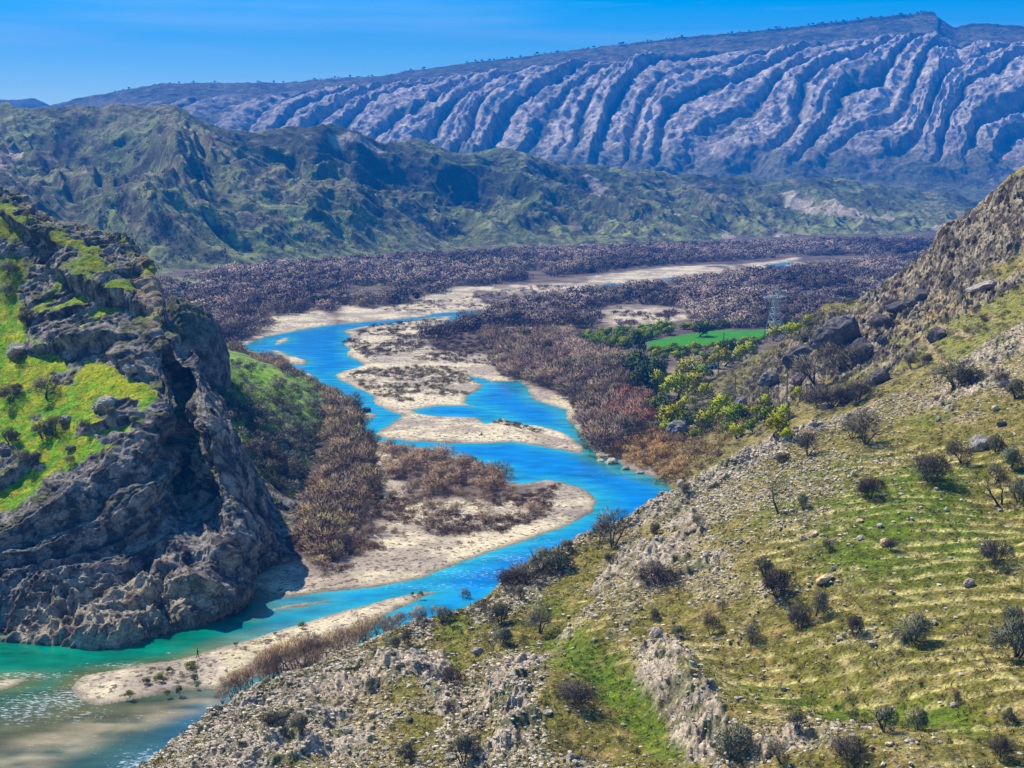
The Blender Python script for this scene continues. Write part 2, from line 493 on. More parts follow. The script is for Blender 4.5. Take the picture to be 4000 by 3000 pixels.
greenedge = smooth(1, 0, np.abs(d_line(wx, wy, pxpoly([(2240, 1640), (2290, 1700), (2330, 1790), (2450, 1850), (2650, 1910)])) / 8))
wc = mixc(wc, C(.03, .20, .16)[None, None] + 0 * wc, greenedge * .8)
# white water: pieces of broken current
rap = np.zeros_like(wx)
for (X, Y, rx, ry, w_) in [(300,2720,9,7,.8),(200,2740,12,8,.75),(80,2780,12,8,.7),(330,2800,7,5,.6),(420,2670,8,4,.8),(560,2600,14,2.2,.8),(700,2570,9,1.5,.5),(100,2640,14,3,.75),(900,2960,12,6,.5),(560,3000,6,8,.9),
                           (1500,1610,9,5,.45),(1440,1650,5,6,.5),(1340,1290,25,6,.35),(1180,1300,20,5,.45),(1700,2290,22,4,.55),(1900,2240,22,7,.6),(2050,2180,22,8,.6),(2150,2120,14,8,.5),(2400,1850,14,5,.5),(1500,1730,18,5,.3),(1320,1540,6,5,.3),(620,2800,10,6,.4),
                           (300,2900,16,6,.4)]:
    g_ = G(X, Y)
    rap = np.maximum(rap, w_ * np.exp(-(((wx - g_[0]) / rx) ** 2 + ((wy - g_[1]) / ry) ** 2)))

def water_material():
    m, t, b = nodes_of('river_water')
    at = N(t, 'ShaderNodeAttribute', attribute_name='Col')
    fo = N(t, 'ShaderNodeAttribute', attribute_name='rapid')
    tc = t.nodes.new('ShaderNodeTexCoord')
    mp = t.nodes.new('ShaderNodeMapping'); mp.inputs['Scale'].default_value = (0.7, 1.6, 1)
    mp.inputs['Rotation'].default_value = (0, 0, 0.25)
    t.links.new(tc.outputs['Object'], mp.inputs[0])
    n = N(t, 'ShaderNodeTexNoise', Scale=1.1, Detail=6.0, Roughness=0.75)
    t.links.new(mp.outputs[0], n.inputs[0])
    n2_ = N(t, 'ShaderNodeTexNoise', Scale=0.12, Detail=4.0, Roughness=0.6)
    t.links.new(mp.outputs[0], n2_.inputs[0])
    c = mix(t, 'MULTIPLY', 1.0, at.outputs['Color'], ramp(t, n2_.outputs[0], [(.3, .62), (.5, 1.0), (.7, 1.45)]))
    # foam where noise + rapid attribute pass a limit
    ad = N(t, 'ShaderNodeMath', operation='MULTIPLY_ADD')
    t.links.new(fo.outputs['Fac'], ad.inputs[0]); ad.inputs[1].default_value = .26
    t.links.new(n.outputs[0], ad.inputs[2])
    fm = ramp(t, ad.outputs[0], [(.68, 0.0), (.80, .7)])
    c2 = mix(t, 'MIX', fm, c, (.62, .72, .74))
    t.links.new(c2, b.inputs['Base Color'])
    b.inputs['IOR'].default_value = 1.33
    b.inputs['Specular IOR Level'].default_value = 0.5
    rr = ramp(t, fm, [(0, .16), (1, .8)])
    t.links.new(rr, b.inputs['Roughness'])
    bp = N(t, 'ShaderNodeBump', Strength=.22, Distance=.10)
    t.links.new(n.outputs[0], bp.inputs['Height'])
    t.links.new(bp.outputs[0], b.inputs['Normal'])
    return m
water = land('water', pc, wc, water_material(), {'rapid': rap}, cast=False)

# ================================================================ NEAR HILLSIDE (right foreground)
crest = [(0,3420,158),(300,3170,163),(553,3000,170),(760,2827,180),(922,2735,186),(1066,2648,190),(1305,2561,196),(1549,2453,203),(1739,2388,207),(1884,2328,210),(2004,2230,216),(2150,2154,222),(2405,2043,232),(2676,1898,244),(2908,1777,252),(3136,1680,258),
         (3342,1598,264),(3614,1484,276),(3831,1360,290),(4000,1246,300),(4300,1060,315),(4800,800,335)]
front = [(250,3700,118),(450,3700,116),(700,3700,116),(900,3700,116),(1050,3700,116),(1200,3700,115),(1400,3700,114),(1600,3700,113),(1750,3700,112),(1900,3700,111),(2050,3700,110),(2200,3700,108),(2450,3700,106),(2700,3700,104),(2950,3700,102),(3200,3700,100),
         (3400,3700,98),(3700,3700,97),(3950,3700,96),(4200,3700,95),(4500,3700,94),(5200,3700,92)]
cw = [P(*c_) for c_ in crest]; fw_ = [P(*c_) for c_ in front]
rows = []
for z_, k_, dd in ((-3, 0, 75), (-1.5, .0, 52), (.3, .35, 28), (.62, .75, 11)):
    row = []
    for c_ in cw:
        e = c_ + np.array([-.30 * dd, .95 * dd, 0])
        zz = c_[2] - .72 * dd if k_ else z_ - 1
        e[2] = max(zz, -3.0) if k_ else -3.5
        row.append(e)
    rows.append(row)
rows.append(cw)
for t_ in (.08, .22, .4, .6, .8, 1.0):
    rows.append([c_ * (1 - t_) + f_ * t_ + np.array([0, 0, 2.0 * math.sin(math.pi * min(1, t_ * 1.6)) * .6]) for c_, f_ in zip(cw, fw_)])
np_ = net(rows, 760, 980)
hx, hy, hz = np_[..., 0].copy(), np_[..., 1].copy(), np_[..., 2].copy()
PX, PY = proj(np_.reshape(-1, 3).T.reshape(3, -1).T) if False else (2000 + F * hx / (hy * FW[1] + (hz - H) * FW[2]), 1500 - F * (hy * UP[1] + (hz - H) * UP[2]) / (hy * FW[1] + (hz - H) * FW[2]))
def blob(X, Y, rx, ry, ang_=0.0):
    a = math.radians(ang_); dx, dy = PX - X, PY - Y
    u, v = (dx * math.cos(a) + dy * math.sin(a)) / rx, (-dx * math.sin(a) + dy * math.cos(a)) / ry
    return np.exp(-(u * u + v * v))
vfrac = np.linspace(0, 1, np_.shape[0])[:, None] + 0 * hx
on_top = smooth(.34, .44, vfrac)
# hollows and ribs of the slope
relief = (-4.5 * blob(3350, 2680, 520, 110, 12) - 3.0 * blob(2500, 2740, 300, 120, 35) + 2.2 * blob(3500, 2150, 500, 260, 0)
          + 2.8 * blob(2650, 2680, 190, 130, 35) + 2.4 * blob(2070, 2760, 170, 210, 60) - 2.0 * blob(1780, 2560, 130, 140, 80) + 2.0 * blob(1550, 2640, 120, 60, 0)
          + 1.6 * blob(1100, 2850, 320, 120, -30) - 2.2 * blob(1380, 2760, 100, 160, 60) - 1.5 * blob(2150, 2450, 120, 300, 35) + 1.8 * blob(2420, 2340, 90, 300, 35)
          - 2.0 * blob(2300, 2900, 300, 60, 8) + 1.5 * blob(3000, 2200, 260, 180, 0) + 2.0 * blob(3850, 1700, 300, 200, -20) - 2.0 * blob(3900, 1950, 300, 100, 20))
hz = hz + relief * on_top * .8
hz_s = hz.copy()
hz = hz + 1.6 * fbm(hx * .03, hy * .03, seed=41, oct=4) * (.25 + .75 * on_top)
# rock outcrops: where and how strong
big = fbm(hx * .05, hy * .05, seed=44, oct=5)
rk = (1.1 * blob(1000, 2860, 380, 170, -35) + .9 * blob(1750, 2750, 330, 70, 70) * 1.1 + 1.2 * blob(1980, 2780, 110, 190, 10) + .7 * blob(1450, 2620, 260, 60, -5)
      + 1.2 * blob(2680, 2730, 190, 90, 42) + .55 * blob(2300, 2350, 420, 55, -52) + .5 * blob(2500, 2300, 300, 60, -60) + .7 * blob(3850, 1440, 330, 110, -32)
      + .95 * blob(3060, 1730, 420, 38, -26) + .8 * blob(2780, 1860, 260, 40, -30) + .6 * blob(2200, 2150, 260, 40, -25) + .5 * blob(2740, 2250, 260, 130, 20)
      + .5 * blob(3450, 2500, 250, 60, 10) + .55 * blob(1350, 2900, 330, 120, 0) + .6 * blob(3000, 2900, 500, 80, 0) + .45 * blob(2700, 2080, 260, 60, -25) + .4 * blob(2580, 2560, 120, 90, 0)
      + .45 * blob(2000, 2330, 200, 60, -40) + .5 * blob(2250, 2960, 200, 50, 0))
rk = rk * smooth(-.55, .15, big + .25)
gr = (1.0 * blob(3600, 2130, 480, 260, 5) + 1.0 * blob(2520, 2760, 300, 90, 40) + .9 * blob(3250, 2700, 350, 60, 10) + .8 * blob(2180, 2480, 170, 160, 30) + .8 * blob(1760, 2560, 60, 200, 10)
      + .7 * blob(1280, 2740, 130, 60, 10) + .8 * blob(3700, 2800, 300, 80, 20) + .6 * blob(2100, 2920, 250, 30, 10) + .5 * blob(3700, 1600, 300, 60, -30))
rock = smooth(.32, .62, rk + .28 * fbm(hx * .3, hy * .3, seed=46, oct=4) + .1 * big)
bare = smooth(.15, .5, rk + .34 * fbm(hx * .12, hy * .12, seed=47, oct=5) + .12 - .35 * gr + .35 * blob(3150, 2050, 420, 200, 25))
green = smooth(.15, .9, gr + .5 * fbm(hx * .06, hy * .06, seed=48, oct=4))
# rock relief: tilted beds and blocks
bed_ = hx * .35 - hy * .2 + hz * 1.5 + 2.2 * fbm(hx * .1, hy * .1, seed=50, oct=3)
blocks = ridged(hx * .17, hy * .17, hz * .2, seed=51, oct=5) * 1.3 + .45 * np.abs(((bed_ * .9) % 1.0) - .5)
hz = hz + rock * (blocks - .6) * 1.9 * (.35 + .65 * on_top)
hz = hz + (1 - rock) * .12 * fbm(hx * .8, hy * .8, seed=54, oct=3) + bare * (1 - rock) * .18 * ridged(hx * .9, hy * .9, seed=55, oct=3)
# sheep tracks following the contours
trk = hy * .27 + hx * .035 + hz_s * .25 + .9 * perlin(hx * .035, hy * .035, seed=57) + .12 * perlin(hx * .2, hy * .2, seed=58)
trk = np.abs((trk % 1.0) - .5)
track = smooth(.20, .09, trk) * smooth(.15, .5, blob(3650, 2170, 560, 360, 0) * 1.4 + .8 * blob(2900, 2640, 420, 130, 15) + .5 * blob(2300, 2420, 200, 200, 0) + .7 * blob(3800, 2800, 400, 260, 0))
hz = hz - .20 * smooth(.25, .0, trk) * (track > 0)
PATHS = [[(2080,2760),(2130,2870),(2200,2920),(2380,2965),(2600,2960)],[(2330,2330),(2550,2470),(2680,2540),(2900,2640),(3100,2690),(3250,2720)],[(2580,2530),(2850,2660),(3080,2760)],
         [(2840,2290),(3000,2330),(3250,2530),(3480,2640)],[(3000,2170),(3400,2170),(4000,2260)],[(1280,2700),(1400,2820),(1620,2960)],[(3480,2650),(3700,2590),(4000,2550)],[(3700,2480),(3850,2620),(4000,2700)],
         [(1400,2590),(1500,2620),(1600,2690)],[(3200,2100),(3600,2060),(4000,2090)],[(3480,2330),(3900,2380)],[(3750,1380),(3500,1320),(3300,1250)]]
pd = np.full(hx.shape, 99.)
dpx = None
for pp in PATHS:
    w_ = []
    for (X, Y) in pp:
        k_ = np.argmin((PX - X) ** 2 + (PY - Y) ** 2 + 1e7 * (vfrac < .4)); w_.append((hx.flat[k_], hy.flat[k_]))
    pd = np.minimum(pd, d_line(hx, hy, w_))
pathm = smooth(.5, .1, pd + .2 * perlin(hx * .3, hy * .3, seed=59)) * (1 - rock * .5)
hz = hz - .1 * pathm
n3 = fbm(hx * .35, hy * .35, seed=61, oct=4); n4 = fbm(hx * 1.4, hy * 1.4, seed=62, oct=3)
grass = mixc(C(.165, .150, .024)[None, None], C(.11, .17, .008)[None, None], green)
grass = mixc(grass, C(.30, .22, .07)[None, None], smooth(.05, .5, n3) * .8 * (1 - green * .6))
stony = mixc(C(.36, .28, .14)[None, None], C(.22, .18, .05)[None, None], smooth(-.3, .3, n4))
rockc = mixc(C(.48, .40, .29)[None, None], C(.19, .155, .12)[None, None], smooth(-.1, .45, n3 + .4 * n4))
rockc = mixc(rockc, C(.42, .30, .19)[None, None], smooth(.25, .6, perlin(hx * .2, hy * .2, seed=63)) * .4)
cc = mixc(grass, stony, bare * .65)
cc = mixc(cc, rockc, rock)
cc = mixc(cc, C(.16, .19, .04)[None, None] + 0 * cc, rock * smooth(.12, .3, n3) * .5)
cc = mixc(cc, C(.10, .10, .012)[None, None] + 0 * cc, smooth(.3, .42, trk) * smooth(.15, .5, blob(3650, 2170, 560, 360, 0) * 1.4) * .5)
cc = mixc(cc, C(.55, .48, .17)[None, None] + 0 * cc, track * .85 * smooth(-.3, .15, n3 + .6 * perlin(hx * .06, hy * .06, seed=65)))
cc = mixc(cc, C(.42, .35, .15)[None, None] + 0 * cc, pathm * .75 * smooth(-.35, .1, n3 + .1))
np_ = np.stack([hx, hy, hz], -1)
fl = np.clip(.25 + .75 * bare - .6 * green, .05, 1) * (1 - rock) + .06 * rock
M_near = land_material('dry_grass_and_limestone', (.9, 3.4), .36, 1.7, bump=1.0, bump_dist=.35, fleck=(.56, .49, .34), fleck_scale=2.0, fleck_lim=.60, bump_scale=2.6, dark=.8, dark_scale=1.6, dark_lim=.41)
hill_near = land('hillside', np_, cc, M_near, {'fleck': fl})
NEAR = dict(p=np_, PX=PX, PY=PY, bare=bare, rock=rock, green=green, top=on_top)

# ================================================================ SPUR (right, behind the near crest)
S = [(4700,250,455),(4300,430,460),(4000,670,468),(3955,698,470),(3890,763,472),(3831,817,475),(3749,877,478),(3679,904,480),(3646,969,482),(3581,1034,485),(3483,1099,488),(3413,1137,491),(3321,1180,495),(3223,1197,500),(3131,1273,508),(3017,1354,520),(2920,1405,532),(2800,1470,545),(2660,1540,520),(2560,1620,480)]
B = [(4900,900,350),(4600,1000,348),(4350,1140,345),(4250,1200,343),(4150,1260,341),(4050,1320,339),(3950,1370,337),(3850,1420,335),(3750,1470,334),(3650,1510,333),(3550,1560,333),(3450,1600,334),(3350,1650,335),(3230,1700,337),(3100,1750,340),(2980,1800,342),(2880,1840,343),(2760,1890,345),(2650,1950,345),(2560,1990,345)]
sw = [P(*c_) for c_ in S]; bw = [P(*c_) for c_ in B]
rows = [[p_ + np.array([25, 90, 0]) * 1 - np.array([0, 0, p_[2] + 3]) for p_ in sw], [p_ + np.array([8, 32, -.55 * p_[2]]) for p_ in sw], [p_ + np.array([1.5, 8, -3.5]) for p_ in sw], sw]
for t_ in (.1, .3, .5, .7, .87, 1):
    rows.append([a_ * (1 - t_) + b_ * t_ + np.array([0, 0, -.09 * a_[2] * math.sin(math.pi * t_)]) for a_, b_ in zip(sw, bw)])
rows.append([b_ + np.array([-8, -40, -8]) for b_ in bw])
sp_ = net(rows, 460, 720)
hx, hy, hz = [sp_[..., i].copy() for i in range(3)]
def prj(hx, hy, hz):
    w = hy * FW[1] + (hz - H) * FW[2]
    return 2000 + F * hx / w, 1500 - F * (hy * UP[1] + (hz - H) * UP[2]) / w
PX, PY = prj(hx, hy, hz)
vfrac = np.linspace(0, 1, sp_.shape[0])[:, None] + 0 * hx
front_ = smooth(.28, .34, vfrac)
big = fbm(hx * .03, hy * .03, seed=71, oct=5)
hz = hz + 1.6 * fbm(hx * .035, hy * .035, seed=72, oct=4)
rk = (.95 * blob(3850, 900, 330, 90, -40) + 1.0 * blob(3900, 850, 160, 130, -40) + .6 * blob(3600, 1080, 260, 110, -35) + .75 * blob(3350, 1290, 220, 90, -25) + .85 * blob(3180, 1380, 160, 90, -30)
      + .6 * blob(3400, 1420, 300, 80, -10) + .6 * blob(2980, 1560, 220, 120, -30) + .7 * blob(3950, 1120, 260, 40, -25) + .5 * blob(3750, 1180, 150, 40, -20) + .4 * blob(3700, 1000, 300, 200, -30))
rk *= smooth(-.7, .2, big + .3)
gr = .8 * blob(3800, 1220, 260, 120, -10) + .9 * blob(3700, 1330, 200, 90, 20) + .5 * blob(3400, 1450, 200, 60, -20)
rock = smooth(.38, .60, rk + .42 * fbm(hx * .16, hy * .16, seed=74, oct=4))
hz = hz + rock * (ridged(hx * .2, hy * .2, hz * .2, seed=75, oct=5) - .45) * 4.6 * (.5 + .5 * front_)
hz = hz + .3 * fbm(hx * .4, hy * .4, seed=76, oct=3)
n3 = fbm(hx * .2, hy * .2, seed=77, oct=4); n4 = fbm(hx * .8, hy * .8, seed=78, oct=3)
cc = mixc(C(.17, .15, .030)[None, None], C(.27, .215, .055)[None, None], smooth(-.2, .3, n3))
cc = mixc(cc, C(.19, .19, .03)[None, None] + 0 * cc, smooth(.1, .6, gr + .4 * n3))
cc = mixc(cc, mixc(C(.30, .25, .17)[None, None], C(.075, .06, .05)[None, None], smooth(-.15, .3, n3 + .5 * n4)), rock)
lowc = smooth(3150, 2850, PX + .8 * (PY - 1450))
cc = mixc(cc, C(.12, .11, .04)[None, None] + 0 * cc, lowc * .75)
PATHS = [[(3480,1230),(3600,1340),(3690,1420)],[(3620,1240),(3700,1310),(3800,1320)],[(3640,1180),(3850,1170)],[(3500,1130),(3650,1060)],[(3610,1220),(3900,1250)]]
pd = np.full(hx.shape, 99.)
for pp in PATHS:
    w_ = []
    for (X, Y) in pp:
        k_ = np.argmin((PX - X) ** 2 + (PY - Y) ** 2 + 1e7 * (vfrac < .3)); w_.append((hx.flat[k_], hy.flat[k_]))
    pd = np.minimum(pd, d_line(hx, hy, w_))
cc = mixc(cc, C(.36, .27, .13)[None, None] + 0 * cc, smooth(1.6, .3, pd + .6 * n3) * .85)
sp_ = np.stack([hx, hy, hz], -1)
M_spur = land_material('rocky_scrub_slope', (.5, 2.0), .5, 1.6, bump=.9, bump_dist=.4, fleck=(.30, .27, .22), fleck_scale=.9, fleck_lim=.60, bump_scale=1.4, dark=.85, dark_scale=.7, dark_lim=.43)
land('spur', sp_, cc, M_spur, {'fleck': .7 * (1 - rock) + .2})
SPUR = dict(p=sp_, PX=PX, PY=PY, rock=rock, front=front_)

# ================================================================ LEFT CLIFF
def zP(X, Y, d=None):
    return P(X, Y, d, -1.6)
CL = [
 [(-800,2480),(-300,2520),(0,2543),(200,2562),(434,2574),(640,2512),(814,2464),(938,2390),(1041,2270),(1202,2240),(1260,2080),(1230,1950)],
 [(-800,2350,247),(-300,2390,247),(0,2410,249),(230,2400,250),(450,2365,251),(640,2370,252),(830,2330,258),(945,2250,268),(1043,2160,285),(1190,2180,294),(1235,2050,318),(1200,1930,345)],
 [(-800,2150,256),(-300,2180,257),(0,2200,259),(200,2200,261),(430,2190,262),(640,2190,262),(840,2120,264),(955,2080,272),(1046,2020,288),(1140,2125,298),(1190,2030,320),(1160,1920,345)],
 [(-800,2080,261),(-300,2080,262),(0,2060,264),(150,1985,267),(330,1900,270),(600,1880,272),(715,1880,290),(850,1860,280),(1005,1850,294),(1062,2020,306),(1110,1960,330),(1080,1880,350)],
 [(-800,2050,266),(-300,2035,267),(0,2012,269),(140,1942,272),(300,1845,276),(570,1690,280),(712,1640,300),(820,1640,288),(945,1700,300),(995,1835,312),(1030,1850,335),(1000,1800,355)],
 [(-800,1750,300),(-300,1700,300),(0,1650,300),(150,1600,302),(300,1560,300),(640,1580,288),(705,1520,310),(770,1490,300),(850,1540,304),(900,1620,318),(940,1700,340),(900,1680,360)],
 [(-800,1350,330),(-300,1350,330),(0,1350,328),(150,1330,326),(320,1310,322),(560,1300,314),(650,1300,312),(700,1330,312),(752,1385,316),(800,1460,330),(820,1520,350),(800,1500,368)],
 [(-800,1000,360),(-300,1050,355),(0,1080,350),(130,1080,348),(300,1110,340),(500,1160,334),(570,1160,332),(612,1165,328),(628,1180,332),(670,1250,345),(700,1330,365),(690,1350,380)],
 [(-800,650,385),(-300,700,380),(0,805,372),(120,850,367),(235,914,362),(400,938,356),(500,972,352),(560,1008,350),(597,1035,348),(622,1090,355),(640,1200,375),(640,1260,390)],
 [(-800,700,440),(-300,760,430),(0,840,420),(120,880,415),(235,945,410),(400,980,400),(480,1010,395),(520,1060,392),(560,1110,390),(580,1180,390),(590,1260,400),(590,1300,410)],
 [(-800,1350),(-300,1380),(0,1400),(120,1410),(235,1420),(380,1430),(440,1440),(480,1450),(500,1460),(520,1470),(540,1480),(560,1490)],
]
rows = [[zP(*q) for q in r_] for r_ in CL]
cp = net(rows, 980, 820)
vfrac = np.linspace(0, 10, cp.shape[0])[:, None] + 0 * cp[..., 0]
ufrac = np.linspace(0, 11, cp.shape[1])[None, :] + 0 * cp[..., 0]
hx, hy, hz = [cp[..., i].copy() for i in range(3)]
PX, PY = prj(hx, hy, hz)
nrm = grid_normals(cp)
steep = smooth(.80, .62, nrm[..., 2])
# where the photograph shows grass, as places on the hill
ggrass = (1.2 * blob(150, 1550, 330, 260, -15) + .9 * blob(450, 1530, 150, 130, 0) + 1.0 * blob(60, 1250, 120, 230, 0) + .9 * blob(350, 1290, 100, 90, -40) + .8 * blob(60, 1000, 120, 60, -30)
          + .9 * blob(130, 1800, 260, 70, -35) + .8 * blob(360, 1290, 60, 45, -25) + .9 * blob(440, 1450, 90, 40, 20) + .9 * blob(790, 1720, 50, 60, 60) + .8 * blob(150, 1050, 80, 40, 0)
          + .7 * blob(0, 1920, 140, 50, -40) + .6 * blob(330, 990, 60, 30, 30) + .5 * blob(565, 1060, 25, 40, 0) + .5 * blob(260, 2000, 40, 18, -20))
grock = (1.0 * blob(430, 1090, 170, 110, 20) + .9 * blob(200, 1180, 120, 50, -15) + .9 * blob(250, 1270, 130, 50, -20) + 1.1 * blob(300, 1360, 170, 50, -8) + .8 * blob(130, 900, 160, 50, 30)
         + .7 * blob(400, 1620, 110, 40, -20) + .7 * blob(20, 1440, 30, 80, 0) + .8 * blob(520, 1420, 100, 60, 30) + .4 * blob(20, 1780, 50, 25, 0) + .5 * blob(380, 1600, 50, 30, 0) + .7 * blob(600, 1680, 60, 120, 30))
big = fbm(hx * .05, hy * .05, hz * .05, seed=81, oct=4)
med = fbm(hx * .15, hy * .15, hz * .15, seed=82, oct=4)
GRASSP = [[(-1500,1000),(0,1000),(60,985),(150,975),(175,985),(119,1050),(70,1152),(103,1234),(108,1299),(152,1352),(233,1378),(266,1424),(304,1448),(353,1400),(450,1435),(494,1478),(624,1530),
  (600,1570),(560,1600),(550,1640),(480,1710),(330,1800),(200,1870),(60,1990),(0,2010),(-1500,2030)],
 [(293,1104),(325,1109),(401,1169),(347,1190),(233,1228),(150,1240),(150,1225),(270,1180),(293,1147)], [(293,1340),(347,1267),(401,1250),(415,1299),(347,1335)], [(200,925),(260,930),(240,975),(190,980)], [(285,963),(400,975),(395,1012),(300,1010)],
 [(560,1040),(602,1040),(604,1090),(570,1090)], [(735,1685),(850,1700),(814,1755),(765,1785),(740,1740)], [(222,2036),(260,1980),(310,1990),(250,2030)], [(690,1540),(740,1520),(760,1560),(720,1590)]]
HOLES = [[(0,1790),(110,1795),(170,1825),(100,1830),(40,1890),(0,1920),(-300,1930),(-300,1810)], [(370,1590),(470,1560),(545,1560),(540,1640),(470,1675),(380,1650)], [(370,1700),(520,1690),(480,1730),(400,1730)],
 [(200,1460),(300,1450),(280,1490),(210,1500)], [(0,1750),(60,1745),(50,1785),(0,1790)], [(470,1430),(560,1440),(600,1500),(520,1480)], [(120,1620),(160,1620),(150,1650),(120,1650)]]
sg = np.full(hx.shape, -1e4)
for p_ in GRASSP: sg = np.maximum(sg, sd_poly(PX, PY, p_))
for p_ in HOLES: sg = np.minimum(sg, -sd_poly(PX, PY, p_))
sg = np.maximum(sg, (70 * perlin(hx * .11, hy * .11, hz * .11, seed=99) - 16) * smooth(6.0, 6.8, vfrac) - 60 * smooth(6.4, 6.0, vfrac) - 60 * smooth(6.2, 7.2, ufrac))
rock = 1 - smooth(-9, 9, sg + 13 * med + 11 * fbm(hx * .5, hy * .5, hz * .5, seed=83, oct=3))
face = smooth(3.9, 3.4, vfrac) * 1.0
face = np.maximum(face, smooth(5.2, 5.9, ufrac) * smooth(8.6, 7.9, vfrac))
# rock relief: leaning beds that dip to the left, blocks and hollows
b_ = hz * 1.0 - np.where(hx < P(700, 1800, 280)[0], .50, -.9) * (hx - P(700, 1800, 280)[0]) - hy * .10 + 5.0 * fbm(hx * .05, hy * .05, hz * .05, seed=84, oct=4)
def saw(q): 
    q = q % 1.0
    return np.where(q < .75, q / .75, (1 - q) / .25)
strata = saw(b_ * .10) * 1.6 + saw(b_ * .16) * 1.3 + saw(b_ * .55 + .3) * .55 + saw(b_ * 1.6) * .14
cracks = smooth(.12, .02, np.abs((b_ * .16) % 1.0 - .86)) * 1.0 + smooth(.10, .02, np.abs((b_ * .55 + .3) % 1.0 - .86)) * .6
blk = ridged(hx * .09, hy * .09, hz * .13, seed=85, oct=6, gain=.55)
# the wall below the grass has long leaning beds; the buttress right of it has rounded lobes
lobes = 1 - np.abs(perlin(hx * .12 + 5, hy * .12, hz * .06, seed=86)) * 2
fz = (hz - 2) / 8.0
disp = rock * (1.15 * strata + .9 * (blk - .5) + 1.0 * (lobes - .6) * smooth(4.5, 6, ufrac)) + .9 * med * (1 - rock) * .35
disp += face * 2.5 * (fbm(hx * .06, hy * .06, hz * .05, seed=88, oct=2)) 
disp += rock * smooth(2.2, 1.2, vfrac) * (2.6 * (ridged(hx * .16, hy * .16, hz * .2, seed=87, oct=5) - .5) + .8 * np.abs(saw(b_ * .45) - .5))
disp += rock * .35 * fbm(hx * .7, hy * .7, hz * .7, seed=89, oct=3)
# outcrop shelves: rise slowly from above, drop off sharply at their lower lip
def shelf(X, Y, w_, h_, ang_, amp, soft=.12):
    a = math.radians(ang_); dx, dy = PX - X, PY - Y
    u, v = (dx * math.cos(a) + dy * math.sin(a)) / w_, (-dx * math.sin(a) + dy * math.cos(a)) / h_
    v = v + .12 * med + .25 * u * u
    return amp * smooth(-1, .7, v) * smooth(.78 + soft, .78, v) * np.exp(-np.abs(u) ** 4)
disp += shelf(430, 1085, 190, 125, 22, 5.0) + shelf(310, 1310, 190, 70, -8, 4.0) + shelf(520, 1400, 90, 60, 25, 2.4) + shelf(230, 1210, 110, 40, -10, 1.8) \
      + shelf(130, 880, 150, 50, 30, 3.0) + shelf(420, 1640, 110, 40, -15, 2.0) + shelf(40, 1840, 120, 50, -40, 2.2) + shelf(150, 1160, 70, 30, -30, 1.2)
# dark couloir between wall and buttress, and the cave-like nook at its foot
disp -= 3.6 * np.exp(-((ufrac - 6.0 - .12 * (4 - vfrac) + .5 * med) / .34) ** 2) * smooth(2.0, 3.4, vfrac) * smooth(6.0, 5.0, vfrac)
disp -= 3.5 * blob(560, 2200, 60, 140, 20) * face + 3 * blob(80, 2480, 130, 40, 10) * face
disp += 4.0 * blob(640, 2230, 55, 60, 0) * face + 4.5 * blob(760, 2330, 80, 60, 20) * face + 3.0 * blob(560, 2350, 50, 50, 0) * face + 3.0 * blob(860, 2150, 70, 50, 30) * face
disp *= smooth(0, .35, vfrac) * .9 + .1
disp *= 1 - .7 * np.exp(-((ufrac - 6.0) / .8) ** 2 - ((vfrac - 5.6) / .8) ** 2)
disp = (disp - rock * 2.2 * smooth(.9, 2.2, vfrac) + .5 * smooth(1.8, .8, vfrac) - 1.4 * smooth(6.3, 7, ufrac) * smooth(5.5, 4.5, vfrac)) * (1 - .45 * smooth(6.5, 7.5, ufrac)) - 1.2 * rock * smooth(7, 8.5, ufrac) * smooth(9, 7.5, vfrac)
endw = smooth(9.4, 8.6, vfrac)
cp2 = cp + nrm * (disp * endw)[..., None]
hx, hy, hz = [cp2[..., i] for i in range(3)]
n3 = fbm(hx * .3, hy * .3, hz * .3, seed=91, oct=4); n4 = fbm(hx * 1.0, hy * 1.0, hz * 1.0, seed=92, oct=3)
nf = grid_normals(cp2)
grass = mixc(C(.13, .30, .002)[None, None], C(.33, .36, .004)[None, None], smooth(-.3, .5, n3 + .6 * blob(420, 1480, 200, 70, 10) + .3 * blob(120, 1500, 150, 60, 0)))
grass = mixc(grass, C(.21, .18, .08)[None, None], smooth(.25, .7, n4 + .3 * n3) * .5)
rc = mixc(C(.29, .26, .225)[None, None], C(.085, .08, .08)[None, None], smooth(-.25, .35, n3 + .4 * n4))
rc = rc * (1 - .55 * np.clip(cracks, 0, 1))[..., None]
rc = mixc(rc, C(.42, .30, .20)[None, None], smooth(.3, .8, 1.2 * blob(590, 1130, 40, 180, -5) + .9 * blob(680, 1700, 40, 120, 15) + .8 * blob(640, 2230, 60, 50, 0) + .3 * n3) * .7)
lowlit = smooth(.25, .7, 1.3 * blob(400, 2450, 460, 130, -12) + .3 * n3)  # low ledge painted paler, standing in for sunlight on it
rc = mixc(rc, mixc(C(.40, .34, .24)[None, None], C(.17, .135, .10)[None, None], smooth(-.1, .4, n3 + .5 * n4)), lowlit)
rc = mixc(rc, C(.14, .16, .04)[None, None] + 0 * rc, smooth(.72, .9, nf[..., 2]) * smooth(-.1, .25, n3) * .8 * smooth(2.2, 3, vfrac))
rock_v = np.maximum(rock, smooth(.70, .58, nf[..., 2]))
grass = mixc(grass, C(.14, .15, .03)[None, None] + 0 * grass, smooth(6.2, 7, vfrac) * .55)
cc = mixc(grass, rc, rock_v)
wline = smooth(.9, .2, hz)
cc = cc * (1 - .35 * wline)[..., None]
M_cliff = land_material('cliff_rock_and_grass', (.5, 2.2), .5, 1.55, dark=.6, dark_scale=.9, dark_lim=.42, bump=1.0, bump_dist=.6, fleck=(.30, .27, .22), fleck_scale=1.0, fleck_lim=.63, bump_scale=1.3)
